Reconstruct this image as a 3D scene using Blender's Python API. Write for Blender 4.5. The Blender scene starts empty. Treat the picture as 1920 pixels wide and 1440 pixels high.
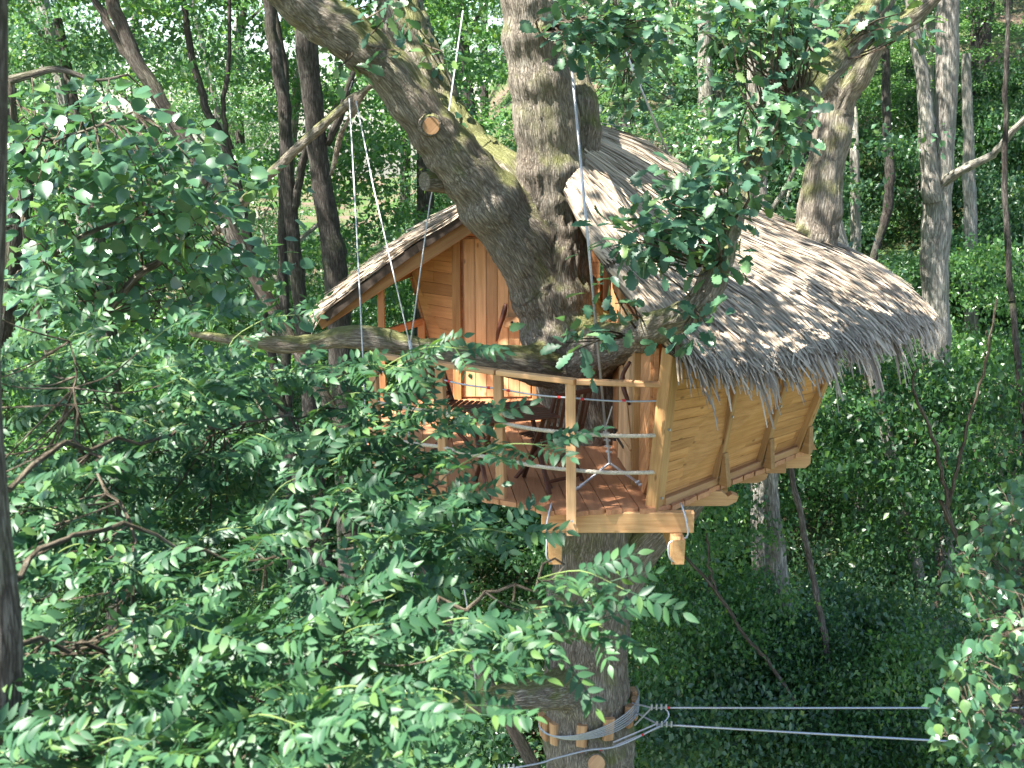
import bpy, math, random
import numpy as np
from mathutils import Vector, Matrix, noise as mnoise

random.seed(7); rng = np.random.default_rng(7)
R = math.radians
scene = bpy.context.scene
C = scene.collection

# ------------------------------------------------------------------ camera, sky, sun, exposure
PITCH = R(12.0); F = 2317.0; CAMZ = 11.3
cam_d = bpy.data.cameras.new('camera'); cam = bpy.data.objects.new('camera', cam_d); C.objects.link(cam)
cam.location = (0, 0, CAMZ); cam.rotation_euler = (R(90) - PITCH, 0, 0)
cam_d.sensor_width = 36; cam_d.lens = 36 * F / 1920; cam_d.clip_end = 600
cam_d.dof.use_dof = True; cam_d.dof.focus_distance = 11.6; cam_d.dof.aperture_fstop = 5.0
scene.camera = cam
SUN = Vector((-0.50, -0.33, 0.95)).normalized()      # towards the sun
world = bpy.data.worlds.new('World'); scene.world = world; world.use_nodes = True
wn = world.node_tree.nodes; wl = world.node_tree.links
bgn = wn.get('Background') or wn.new('ShaderNodeBackground')
sky = wn.new('ShaderNodeTexSky'); sky.sky_type = 'NISHITA'; sky.sun_disc = False
sky.sun_elevation = math.asin(SUN.z); sky.sun_rotation = math.atan2(SUN.x, SUN.y)
wl.new(sky.outputs[0], bgn.inputs[0]); bgn.inputs[1].default_value = 0.085
sun_d = bpy.data.lights.new('sun', 'SUN'); sun = bpy.data.objects.new('sun', sun_d); C.objects.link(sun)
sun_d.energy = 5.0; sun_d.angle = R(0.55); sun_d.color = (1.0, 0.95, 0.87)
sun.rotation_euler = SUN.to_track_quat('Z', 'Y').to_euler(); sun.location = (-10, -10, 40)
vs = scene.view_settings
vs.view_transform = 'Standard'; vs.look = 'None'; vs.gamma = 1.0; vs.use_curve_mapping = False
vs.exposure = 2.3
cy = scene.cycles
cy.max_bounces = 8; cy.diffuse_bounces = 5; cy.glossy_bounces = 3; cy.transmission_bounces = 5
cy.use_denoising = True; cy.use_adaptive_sampling = False
cy.caustics_reflective = False; cy.caustics_refractive = False
cy.sample_clamp_indirect = 6.0

# ------------------------------------------------------------------ pixel -> place helpers (photograph pixels, 1920 wide)
cp, sp = math.cos(PITCH), math.sin(PITCH)
def ray(px, py):
    u = (px - 960) / F; v = (720 - py) / F
    return Vector((u, cp + v * sp, -sp + v * cp))
def PY(px, py, Y):
    d = ray(px, py); t = Y / d.y
    return Vector((d.x * t, Y, CAMZ + d.z * t))
def PZ(px, py, z):
    d = ray(px, py); t = (z - CAMZ) / d.z
    return Vector((d.x * t, d.y * t, z))
def pxw(w, Y): return w * Y / F * 0.5 * 1.01       # pixel width -> radius
DZ = 8.0                                           # top of the deck
def ground_z(x, y):
    x = np.asarray(x, float); h = np.maximum(0, (np.asarray(y, float) - 15.5) + np.where(x < 0, 0.62, 0.30) * x)
    z = 0.40 * (np.sqrt(h * h + 4) - 2); cap = 5.5 + 40 / (1 + np.exp(-(x - 1.5) / 2.2)); z = cap * np.tanh(z / cap)
    return z + 0.25 * np.sin(np.asarray(x) * .7 + 1) * np.cos(np.asarray(y) * .5)

# ------------------------------------------------------------------ materials
def mat(name):
    m = bpy.data.materials.new(name); m.use_nodes = True
    nt = m.node_tree; nt.nodes.clear()
    out = nt.nodes.new('ShaderNodeOutputMaterial')
    return m, nt, out
def nd(nt, t, **kw):
    n = nt.nodes.new(t)
    for k, v in kw.items(): setattr(n, k, v)
    return n
def ramp(nt, stops, src=None):
    r = nd(nt, 'ShaderNodeValToRGB'); e = r.color_ramp.elements
    while len(e) < len(stops): e.new(0.5)
    for i, (p, c) in enumerate(stops):
        e[i].position = p; e[i].color = (*c, 1)
    if src is not None: nt.links.new(src, r.inputs[0])
    return r
def noise_n(nt, scale, vec=None, detail=3, rough=.55):
    n = nd(nt, 'ShaderNodeTexNoise'); n.inputs['Scale'].default_value = scale
    n.inputs['Detail'].default_value = detail; n.inputs['Roughness'].default_value = rough
    if vec is not None: nt.links.new(vec, n.inputs['Vector'])
    return n
def mapping(nt, src, scale):
    m = nd(nt, 'ShaderNodeMapping'); m.inputs['Scale'].default_value = scale
    nt.links.new(src, m.inputs['Vector']); return m.outputs[0]
def mixc(nt, fac, a, b, mode='MIX'):
    n = nd(nt, 'ShaderNodeMix', data_type='RGBA', blend_type=mode)
    for s, v in ((0, fac), (6, a), (7, b)):
        if hasattr(v, 'is_output'): nt.links.new(v, n.inputs[s])
        else: n.inputs[s].default_value = v if s == 0 else (*v, 1)
    return n.outputs[2]
def math_n(nt, op, a, b=None):
    n = nd(nt, 'ShaderNodeMath', operation=op)
    for i, v in enumerate((a, b)):
        if v is None: continue
        if hasattr(v, 'is_output'): nt.links.new(v, n.inputs[i])
        else: n.inputs[i].default_value = v
    return n.outputs[0]
def principled(nt, out, col, rough, bump=None, bstr=.3, bdist=.01, spec=.4, metal=0.0):
    p = nd(nt, 'ShaderNodeBsdfPrincipled')
    if hasattr(col, 'is_output'): nt.links.new(col, p.inputs['Base Color'])
    else: p.inputs['Base Color'].default_value = (*col, 1)
    if hasattr(rough, 'is_output'): nt.links.new(rough, p.inputs['Roughness'])
    else: p.inputs['Roughness'].default_value = rough
    p.inputs['Specular IOR Level'].default_value = spec; p.inputs['Metallic'].default_value = metal
    if bump is not None:
        b = nd(nt, 'ShaderNodeBump'); b.inputs['Strength'].default_value = bstr; b.inputs['Distance'].default_value = bdist
        nt.links.new(bump, b.inputs['Height']); nt.links.new(b.outputs[0], p.inputs['Normal'])
    if out is not None: nt.links.new(p.outputs[0], out.inputs[0])
    return p

def leaf_material(name, c1, c2, c3, transl=.35, rough=.42, tcol=None, spec=.5):
    """c1..c3: leaf tints spread over the single leaves; tcol: colour of light shining through."""
    m, nt, out = mat(name)
    g = nd(nt, 'ShaderNodeNewGeometry'); oi = nd(nt, 'ShaderNodeObjectInfo')
    tc = nd(nt, 'ShaderNodeTexCoord')
    r = math_n(nt, 'FRACT', math_n(nt, 'ADD', g.outputs['Random Per Island'], oi.outputs['Random']))
    col = ramp(nt, [(0, c1), (.45, c2), (.85, c3), (1, (c3[0] * 1.5, c3[1] * 1.2, c3[2] * .7))], r).outputs[0]
    n = noise_n(nt, 1.1, tc.outputs['Object'], 2)
    col = mixc(nt, .55, col, ramp(nt, [(.3, (.62, .72, .8)), (.7, (1.25, 1.15, .9))], n.outputs[0]).outputs[0], 'MULTIPLY')
    p = principled(nt, None, col, rough, spec=spec)
    t = nd(nt, 'ShaderNodeBsdfTranslucent')
    tm = mixc(nt, 1.0, col, tcol or (1.35, 1.4, .72), 'MULTIPLY'); nt.links.new(tm, t.inputs[0])
    mx = nd(nt, 'ShaderNodeMixShader'); mx.inputs[0].default_value = transl
    nt.links.new(p.outputs[0], mx.inputs[1]); nt.links.new(t.outputs[0], mx.inputs[2]); nt.links.new(mx.outputs[0], out.inputs[0])
    return m

def wood_material(name, light, dark, rough=.6, tint=.55, knots=True):
    m, nt, out = mat(name)
    at = nd(nt, 'ShaderNodeAttribute', attribute_name='gco'); v = at.outputs['Vector']
    g1 = noise_n(nt, 1.0, mapping(nt, v, (1.6, 26, 26)), 5, .6)
    g2 = noise_n(nt, 1.0, mapping(nt, v, (4.0, 130, 130)), 3)
    s = math_n(nt, 'ADD', math_n(nt, 'MULTIPLY', g1.outputs[0], .75), math_n(nt, 'MULTIPLY', g2.outputs[0], .35))
    mid = tuple((a + b) / 2 for a, b in zip(light, dark))
    col = ramp(nt, [(.36, dark), (.52, mid), (.66, light)], s).outputs[0]
    oi = nd(nt, 'ShaderNodeObjectInfo')
    col = mixc(nt, tint, col, ramp(nt, [(0, (.62, .55, .5)), (.5, (1, .98, .95)), (1, (1.35, 1.3, 1.2))], oi.outputs['Random']).outputs[0], 'MULTIPLY')
    if knots:
        vo = nd(nt, 'ShaderNodeTexVoronoi'); vo.inputs['Scale'].default_value = 1.0
        nt.links.new(mapping(nt, v, (3.2, 7.5, 7.5)), vo.inputs['Vector'])
        k = ramp(nt, [(.05, (1, 1, 1)), (.13, (0, 0, 0))], vo.outputs['Distance']).outputs[0]
        col = mixc(nt, math_n(nt, 'MULTIPLY', k, .75), col, tuple(c * .38 for c in dark))
    lo = noise_n(nt, 2.2, v, 3)
    col = mixc(nt, .5, col, ramp(nt, [(.3, (.72, .66, .6)), (.65, (1.1, 1.08, 1.05))], lo.outputs[0]).outputs[0], 'MULTIPLY')
    principled(nt, out, col, rough, s, .35, .006, .3)
    return m

def bark_material(name, dark, light, moss=(.10, .13, .03), moss_amt=.5, scale=1.0, lichen=.15, attr='bark_co'):
    m, nt, out = mat(name)
    at = nd(nt, 'ShaderNodeAttribute', attribute_name=attr); v = at.outputs['Vector']
    tc = nd(nt, 'ShaderNodeTexCoord')
    w = noise_n(nt, 6 * scale, v, 3)
    vm = nd(nt, 'ShaderNodeMix', data_type='VECTOR'); vm.inputs[0].default_value = .13
    nt.links.new(v, vm.inputs[4]); nt.links.new(w.outputs['Color'], vm.inputs[5])
    vo = nd(nt, 'ShaderNodeTexVoronoi', feature='DISTANCE_TO_EDGE'); vo.inputs['Scale'].default_value = 30 * scale
    nt.links.new(vm.outputs[1], vo.inputs['Vector'])
    v2 = mapping(nt, v, (1.0, 1.0, .55)); rg = noise_n(nt, 52 * scale, v2, 5, .62); rd = math_n(nt, 'ABSOLUTE', math_n(nt, 'SUBTRACT', rg.outputs[0], .5))
    f1 = ramp(nt, [(.0, (0, 0, 0)), (.10, (.55, .55, .55)), (.4, (1, 1, 1))], vo.outputs['Distance']).outputs[0]
    f2 = ramp(nt, [(.0, (0, 0, 0)), (.05, (.7, .7, .7)), (.14, (1, 1, 1))], rd).outputs[0]
    fiss = math_n(nt, 'ADD', math_n(nt, 'MULTIPLY', f1, .45), math_n(nt, 'MULTIPLY', f2, .55))
    n2 = noise_n(nt, 60 * scale, v, 5, .65)
    hgt = math_n(nt, 'ADD', fiss, math_n(nt, 'MULTIPLY', n2.outputs[0], .8))
    mid = tuple((a + b) * .5 for a, b in zip(dark, light))
    col = ramp(nt, [(.3, tuple(c * .6 for c in dark)), (.62, dark), (.9, mid), (1.0, light)], math_n(nt, 'MULTIPLY', hgt, .68)).outputs[0]
    big = noise_n(nt, 1.3, tc.outputs['Object'], 4)
    col = mixc(nt, .6, col, ramp(nt, [(.3, (.6, .52, .47)), (.55, (1, 1, 1)), (.75, (1.25, 1.25, 1.2))], big.outputs[0]).outputs[0], 'MULTIPLY')
    li = noise_n(nt, 9, tc.outputs['Object'], 4)
    lf = ramp(nt, [(.58, (0, 0, 0)), (.68, (1, 1, 1))], li.outputs[0]).outputs[0]
    col = mixc(nt, math_n(nt, 'MULTIPLY', lf, lichen), col, (.36, .38, .33))
    geo = nd(nt, 'ShaderNodeNewGeometry'); sx = nd(nt, 'ShaderNodeSeparateXYZ'); nt.links.new(geo.outputs['Normal'], sx.inputs[0])
    mo = noise_n(nt, 2.6, tc.outputs['Object'], 4)
    mf = math_n(nt, 'ADD', math_n(nt, 'MULTIPLY', sx.outputs[2], .35), mo.outputs[0])
    mf = ramp(nt, [(.52, (0, 0, 0)), (.74, (1, 1, 1))], mf).outputs[0]
    col = mixc(nt, math_n(nt, 'MULTIPLY', mf, moss_amt), col, moss)
    principled(nt, out, col, .9, hgt, .9, .018, .15)
    return m

def simple_material(name, col, rough=.6, spec=.4, metal=0, nscale=20, var=.25):
    m, nt, out = mat(name)
    tc = nd(nt, 'ShaderNodeTexCoord'); n = noise_n(nt, nscale, tc.outputs['Object'], 3)
    a = tuple(c * (1 - var) for c in col); b = tuple(min(1, c * (1 + var)) for c in col)
    principled(nt, out, ramp(nt, [(.3, a), (.7, b)], n.outputs[0]).outputs[0], rough, n.outputs[0], .15, .003, spec, metal)
    return m

M = {}
M['wall'] = wood_material('larch_wall', (.55, .30, .12), (.38, .18, .06))
M['front'] = wood_material('larch_front', (.58, .31, .15), (.43, .20, .09))
M['door'] = wood_material('larch_door', (.70, .47, .27), (.54, .33, .17))
M['post'] = wood_material('larch_post', (.42, .255, .115), (.28, .15, .06))
M['rail'] = wood_material('larch_rail', (.62, .39, .22), (.45, .25, .12))
M['deck'] = wood_material('deck_plank', (.52, .27, .15), (.39, .18, .095), .5, .42, False)
M['beam'] = wood_material('larch_beam', (.56, .35, .18), (.40, .215, .095))
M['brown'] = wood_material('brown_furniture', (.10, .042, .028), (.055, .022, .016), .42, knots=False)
M['cutwood'] = wood_material('cut_wood', (.50, .31, .17), (.33, .18, .09), .7, knots=False)
M['handle'] = simple_material('branch_handle', (.09, .03, .018), .45)
M['iron'] = simple_material('black_iron', (.02, .02, .022), .5)
M['steel'] = simple_material('steel_cable', (.40, .42, .46), .42, .5, .55, 60, .15)
M['rope'] = simple_material('hemp_rope', (.46, .415, .34), .9, .1, 0, 80)
M['cord'] = simple_material('white_cord', (.50, .51, .52), .8, .2, 0, 80)
M['red'] = simple_material('red_tape', (.5, .02, .02), .5)
M['oakbark'] = bark_material('oak_bark', (.21, .182, .148), (.46, .42, .355), (.15, .165, .045), .75)
M['darkbark'] = bark_material('dark_bark', (.068, .06, .054), (.18, .165, .15), (.06, .08, .02), .4)
M['greybark'] = bark_material('grey_bark', (.13, .11, .095), (.33, .30, .26), (.08, .1, .03), .35)
M['palebark'] = bark_material('pale_bark', (.26, .24, .21), (.60, .58, .53), (.1, .12, .04), .3, .7, .4)
M['twig'] = bark_material('twig_bark', (.11, .085, .065), (.26, .22, .18), moss_amt=.1)
M['stem'] = simple_material('green_stem', (.15, .21, .06), .6)
M['ash'] = leaf_material('ash_leaf', (.027, .080, .040), (.041, .112, .054), (.07, .16, .07), .30, .46, spec=.42)
M['oak'] = leaf_material('oak_leaf', (.046, .115, .078), (.068, .158, .095), (.10, .20, .10), .30, .40)
M['hazel'] = leaf_material('hazel_leaf', (.045, .11, .065), (.065, .155, .088), (.10, .21, .105), .33, .27, spec=.8)
M['birch'] = leaf_material('birch_leaf', (.035, .10, .058), (.055, .14, .07), (.085, .18, .08), .25, .36)
M['wood1'] = leaf_material('forest_leaf', (.055, .14, .055), (.09, .21, .075), (.14, .28, .10), .48, .33, spec=.8)
M['wood2'] = leaf_material('forest_leaf_blue', (.045, .12, .065), (.075, .17, .09), (.12, .23, .11), .42, .33, spec=.8)
M['under'] = leaf_material('undergrowth_leaf', (.022, .065, .032), (.034, .095, .040), (.058, .145, .05), .36, .4)
M['ivy'] = leaf_material('ivy_leaf', (.018, .055, .03), (.025, .075, .035), (.04, .10, .04), .15, .4)

def thatch_material():
    m, nt, out = mat('palm_thatch')
    g = nd(nt, 'ShaderNodeNewGeometry'); oi = nd(nt, 'ShaderNodeObjectInfo')
    at = nd(nt, 'ShaderNodeAttribute', attribute_name='gco')
    r = math_n(nt, 'FRACT', math_n(nt, 'ADD', g.outputs['Random Per Island'], oi.outputs['Random']))
    col = ramp(nt, [(0, (.17, .133, .10)), (.3, (.33, .268, .205)), (.7, (.46, .38, .295)), (1, (.58, .48, .37))], r).outputs[0]
    n = noise_n(nt, 1, mapping(nt, at.outputs['Vector'], (6, 90, 90)), 3)
    col = mixc(nt, .5, col, ramp(nt, [(.3, (.65, .63, .6)), (.7, (1.2, 1.2, 1.2))], n.outputs[0]).outputs[0], 'MULTIPLY')
    principled(nt, out, col, .65, n.outputs[0], .3, .004, .35)
    return m
M['thatch'] = thatch_material()
M['thatch_base'] = simple_material('thatch_shade_base', (.06, .047, .038), .9, .1)  # roof body under the strands, darkened to stand in for shade in gaps

def ground_material():
    m, nt, out = mat('forest_floor')
    tc = nd(nt, 'ShaderNodeTexCoord')
    a = noise_n(nt, .5, tc.outputs['Object'], 5); b = noise_n(nt, 14, tc.outputs['Object'], 5, .7)
    col = ramp(nt, [(.3, (.05, .035, .022)), (.5, (.15, .11, .08)), (.75, (.30, .24, .18))], b.outputs[0]).outputs[0]
    gr = ramp(nt, [(.25, (.035, .075, .02)), (.7, (.07, .14, .035))], b.outputs[0]).outputs[0]
    f = ramp(nt, [(.42, (1, 1, 1)), (.6, (0, 0, 0))], a.outputs[0]).outputs[0]
    col = mixc(nt, f, col, gr)
    principled(nt, out, col, .95, b.outputs[0], .8, .08, .1)
    return m
M['ground'] = ground_material()

# ------------------------------------------------------------------ mesh helpers
def tag(o, label=None, cat=None, group=None, kind=None):
    if label: o['label'] = label
    if cat: o['category'] = cat
    if group: o['group'] = group
    if kind: o['kind'] = kind
    return o
def empty(name, loc, label=None, cat=None, group=None):
    o = bpy.data.objects.new(name, None); C.objects.link(o); o.location = loc
    o.empty_display_size = .2
    return tag(o, label, cat, group)
def root_of(o):
    while o.parent: o = o.parent
    return o
def np_mesh(name, verts, faces, smooth=False, attrs=None):
    """verts (N,3); faces: (M,k) array or list of tuples; attrs: {name: (N,3)}"""
    me = bpy.data.meshes.new(name)
    verts = np.asarray(verts, np.float32)
    if isinstance(faces, np.ndarray):
        k = faces.shape[1]; nf = len(faces)
        me.vertices.add(len(verts)); me.vertices.foreach_set('co', verts.ravel())
        me.loops.add(nf * k); me.loops.foreach_set('vertex_index', faces.astype(np.int32).ravel())
        me.polygons.add(nf); me.polygons.foreach_set('loop_start', np.arange(0, nf * k, k, dtype=np.int32))
        me.update(calc_edges=True)
    else:
        me.from_pydata([tuple(v) for v in verts], [], faces); me.update()
    if smooth: me.polygons.foreach_set('use_smooth', np.ones(len(me.polygons), bool))
    for n, d in (attrs or {}).items():
        a = me.attributes.new(n, 'FLOAT_VECTOR', 'POINT'); a.data.foreach_set('vector', np.asarray(d, np.float32).ravel())
    return me
def link(name, me, material, parent=None, kind=None, loc=None):
    if material is not None and not me.materials: me.materials.append(material)
    o = bpy.data.objects.new(name, me); C.objects.link(o)
    if parent: o.parent = parent
    if kind: o['kind'] = kind
    if loc is not None: o.location = loc
    return o

class MB:
    def __init__(s): s.v = []; s.f = []; s.c = []
    def add(s, vs, fs, cs=None):
        n = len(s.v); s.v += [Vector(v) for v in vs]; s.c += [Vector(c) for c in (cs or vs)]
        s.f += [tuple(i + n for i in f) for f in fs]; return s
    def beam(s, a, b, w, h, up=Vector((0, 0, 1)), bev=.006, taper=1.0):
        """squared timber from a to b: w across, h along 'up', edges slightly eased"""
        a, b = Vector(a), Vector(b); d = b - a; L = d.length; d.normalize()
        side = d.cross(up).normalized(); u = side.cross(d).normalized()
        o = Vector((random.uniform(0, 50), random.uniform(0, 50), random.uniform(0, 50)))
        vs, cs = [], []
        bev = min(bev, w * .3, h * .3)
        prof = [(-w/2 + bev, -h/2), (w/2 - bev, -h/2), (w/2, -h/2 + bev), (w/2, h/2 - bev), (w/2 - bev, h/2), (-w/2 + bev, h/2), (-w/2, h/2 - bev), (-w/2, -h/2 + bev)]
        for t, k in ((0, 1), (L, taper)):
            for x, y in prof:
                vs.append(a + d * t + side * x * k + u * y * k); cs.append(o + Vector((t, x, y)))
        n = 8
        fs = [(i, (i + 1) % n, n + (i + 1) % n, n + i) for i in range(n)] + [tuple(range(n - 1, -1, -1)), tuple(range(n, 2 * n))]
        return s.add(vs, fs, cs)
    def prism(s, poly, axis, along=None):
        """extrude a 3-D polygon by the vector 'axis'"""
        n = len(poly); axis = Vector(axis); o = Vector((random.uniform(0, 50), random.uniform(0, 50), 0))
        P = [Vector(p) for p in poly]
        nrm = Vector((0, 0, 0))
        for i in range(n): nrm += P[i].cross(P[(i + 1) % n])
        if nrm.dot(axis) > 0: P.reverse()
        al = (along or (P[1] - P[0])).normalized(); ac = al.cross(axis.normalized())
        vs = P + [p + axis for p in P]
        cs = [o + Vector((v.dot(al), v.dot(ac), v.dot(axis.normalized()))) for v in vs]
        fs = [tuple(range(n)), tuple(range(2 * n - 1, n - 1, -1))] + [((i + 1) % n, i, n + i, n + (i + 1) % n) for i in range(n)]
        return s.add(vs, fs, cs)
    def tube(s, pts, rad, n=8, cap=True):
        v, f, c = tube_data(pts, rad, n, cap); return s.add(v, f, c)
    def build(s, name, material, parent=None, kind=None, smooth=False):
        org = root_of(parent).location if parent else Vector((0, 0, 0))
        me = bpy.data.meshes.new(name); me.from_pydata([v - org for v in s.v], [], s.f); me.update()
        a = me.attributes.new('gco', 'FLOAT_VECTOR', 'POINT'); a.data.foreach_set('vector', np.array([tuple(c) for c in s.c], np.float32).ravel())
        b = me.attributes.new('bark_co', 'FLOAT_VECTOR', 'POINT'); b.data.foreach_set('vector', np.array([tuple(c) for c in s.c], np.float32).ravel())
        if smooth: me.polygons.foreach_set('use_smooth', np.ones(len(me.polygons), bool))
        return link(name, me, material, parent, kind)

def catmull(pts, n):
    """resample a list of tuples (any dims) smoothly with n samples per span"""
    P = [np.array(p, float) for p in pts]; out = []
    P = [2 * P[0] - P[1]] + P + [2 * P[-1] - P[-2]]
    for i in range(1, len(P) - 2):
        a, b, c, d = P[i - 1], P[i], P[i + 1], P[i + 2]
        for k in range(n):
            t = k / n
            out.append(.5 * (2 * b + (c - a) * t + (2 * a - 5 * b + 4 * c - d) * t * t + (3 * b - a - 3 * c + d) * t ** 3))
    out.append(P[-2]); return np.array(out)
def tube_data(pts, rad, n=8, cap=True):
    pts = [Vector(p) for p in pts]; m = len(pts)
    if not hasattr(rad, '__len__'): rad = [rad] * m
    vs, cs, fs = [], [], []
    T = [(pts[min(i + 1, m - 1)] - pts[max(i - 1, 0)]).normalized() for i in range(m)]
    u = T[0].orthogonal().normalized(); L = 0; o = Vector((random.uniform(0, 9), random.uniform(0, 9), random.uniform(0, 9)))
    for i in range(m):
        u = (u - T[i] * u.dot(T[i])).normalized(); w = T[i].cross(u)
        if i: L += (pts[i] - pts[i - 1]).length
        for k in range(n):
            a = 2 * math.pi * k / n; e = u * math.cos(a) + w * math.sin(a)
            vs.append(pts[i] + e * rad[i]); cs.append(o + Vector((math.cos(a) * rad[i], math.sin(a) * rad[i], L * .17)))
    for i in range(m - 1):
        for k in range(n): fs.append((i * n + k, i * n + (k + 1) % n, (i + 1) * n + (k + 1) % n, (i + 1) * n + k))
    if cap: fs += [tuple(range(n - 1, -1, -1)), tuple(range((m - 1) * n, m * n))]
    return vs, fs, cs

def frames(d, n):
    """(K,3) directions and normals -> (K,3,3) matrices, columns x=d, y, z~n"""
    d = d / np.linalg.norm(d, axis=1, keepdims=True)
    y = np.cross(n, d); y /= np.linalg.norm(y, axis=1, keepdims=True) + 1e-9
    z = np.cross(d, y)
    return np.stack([d, y, z], axis=2)
def scatter_mesh(name, tv, tf, pos, fr, scl):
    """join K transformed copies of template leaves (lists of verts / tri faces) into one mesh"""
    V, Fc = [], []; off = 0
    K = len(pos); which = rng.integers(0, len(tv), K)
    for w in range(len(tv)):
        idx = np.nonzero(which == w)[0]
        if not len(idx): continue
        t = tv[w]; vv = np.einsum('kij,vj->kvi', fr[idx], t) * scl[idx, None, None] + pos[idx, None, :]
        V.append(vv.reshape(-1, 3))
        Fc.append((tf[w][None] + (np.arange(len(idx)) * len(t))[:, None, None] + off).reshape(-1, tf[w].shape[1]))
        off += len(idx) * len(t)
    return np_mesh(name, np.concatenate(V), np.concatenate(Fc))

# ---- leaf templates -----------------------------------------------------------
def tri_fan_leaf(outline, fold=.18, droop=.15):
    """leaf from a half outline [(x, halfwidth)], folded along the midrib, unit length along +x"""
    V, Fc = [], []
    xs = [p[0] for p in outline]
    for x, w in outline:
        z = -droop * x * x
        V += [(x, 0, z), (x, w, z + fold * w), (x, -w, z + fold * w)]
    for i in range(len(outline) - 1):
        a, b = 3 * i, 3 * (i + 1)
        Fc += [(a, b, b + 1), (a, b + 1, a + 1), (a, b + 2, b), (a, a + 2, b + 2)]
    V = np.array(V, float); Fc = np.array(Fc)
    good = [f for f in Fc if np.linalg.norm(np.cross(V[f[1]] - V[f[0]], V[f[2]] - V[f[0]])) > 1e-9]
    return V, np.array(good)
OVATE = [(0, .0), (.15, .14), (.38, .21), (.62, .17), (.85, .075), (1, 0)]
def oak_leaf(k):
    r = random.Random(k)
    o = [(0, .015), (.08, .05), (.16, .15), (.23, .155), (.28, .11), (.36, .22), (.43, .23), (.48, .17), (.56, .29), (.64, .29), (.69, .20), (.76, .26), (.83, .25), (.87, .17), (.94, .17), (.985, .11), (1.0, .04)]
    o = [(x, w * r.uniform(.85, 1.15)) for x, w in o]
    return tri_fan_leaf(o, r.uniform(.05, .35), r.uniform(.0, .3))
def birch_leaf(k):
    r = random.Random(k)
    o = [(0, .02), (.08, .2), (.22, .36), (.4, .36), (.62, .22), (.82, .09), (1, .0)]
    return tri_fan_leaf(o, r.uniform(.05, .4), r.uniform(0, .35))
def hazel_leaf(k):
    r = random.Random(k)
    o = [(0, .05), (.1, .27), (.28, .40), (.5, .43), (.66, .36), (.82, .2), (.9, .1), (1, .0)]
    o = [(x, w * r.uniform(.88, 1.12)) for x, w in o]
    return tri_fan_leaf(o, r.uniform(.05, .35), r.uniform(.05, .4))
def ash_leaf(k):
    """a pinnate leaf, unit length: a rachis and five to six pairs of leaflets and one at the tip"""
    r = random.Random(k); V, Fc = [], []
    def put(v, f):
        n = sum(len(x) for x in V); V.append(v); Fc.append(f + n)
    npair = r.choice([4, 5, 5, 6]); bend = r.uniform(-.18, .18); dr = r.uniform(.1, .5)
    def rach(t): return np.array([t * .95, bend * t * t, -dr * t * t * .5])
    ts = np.linspace(0, 1, 6); q = []
    for i, t in enumerate(ts):
        p = rach(t); w = .011 * (1 - .6 * t)
        q += [p + (0, w, 0), p + (0, -w, 0), p + (0, 0, -w * 1.4)]
    f = []
    for i in range(5):
        for a, b in ((0, 1), (1, 2), (2, 0)):
            f += [(3*i + a, 3*i + b, 3*i + 3 + b), (3*i + a, 3*i + 3 + b, 3*i + 3 + a)]
    put(np.array(q), np.array(f))
    for i in range(npair + 1):
        t = .28 + .72 * i / npair
        for sgn in ((1, -1) if i < npair else (0,)):
            L = r.uniform(.27, .33) * (1 - .25 * abs(t - .65)); wd = r.uniform(.85, 1.15)
            lv, lf = tri_fan_leaf([(x, w * wd * 1.02) for x, w in OVATE], r.uniform(.0, .35), r.uniform(.05, .35))
            ang = sgn * r.uniform(.85, 1.15) + (0 if sgn else r.uniform(-.2, .2)); tilt = r.uniform(-.3, .12)
            c, s = math.cos(ang), math.sin(ang)
            rot = np.array([[c, -s, 0], [s, c, 0], [0, 0, 1]]) @ np.array([[math.cos(tilt), 0, -math.sin(tilt)], [0, 1, 0], [math.sin(tilt), 0, math.cos(tilt)]])
            rl = r.uniform(-.5, .5); rx = np.array([[1, 0, 0], [0, math.cos(rl), -math.sin(rl)], [0, math.sin(rl), math.cos(rl)]])
            put((rot @ rx @ (lv * L).T).T + rach(t), lf)
    return np.concatenate(V), np.concatenate(Fc)
ASH = [ash_leaf(i) for i in range(10)]
OAK = [oak_leaf(i) for i in range(6)]
BIRCH = [birch_leaf(i) for i in range(5)]
HAZEL = [hazel_leaf(i) for i in range(5)]
DIAMOND = [(np.array([(0, 0, 0), (.45, .3 * k, .06), (1, 0, -.12), (.4, -.3 * k, .05)]), np.array([(0, 1, 2), (0, 2, 3)])) for k in (.8, 1.0, 1.2)]
def tm(t): return [x[0] for x in t], [x[1] for x in t]
def leaf_meshes(name, temps, material):
    out = []
    for v, f in temps:
        me = np_mesh(name, v, f); me.materials.append(material); out.append(me)
    return out
def unit(n):
    v = rng.normal(size=(n, 3)); return v / np.linalg.norm(v, axis=1, keepdims=True)
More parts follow.
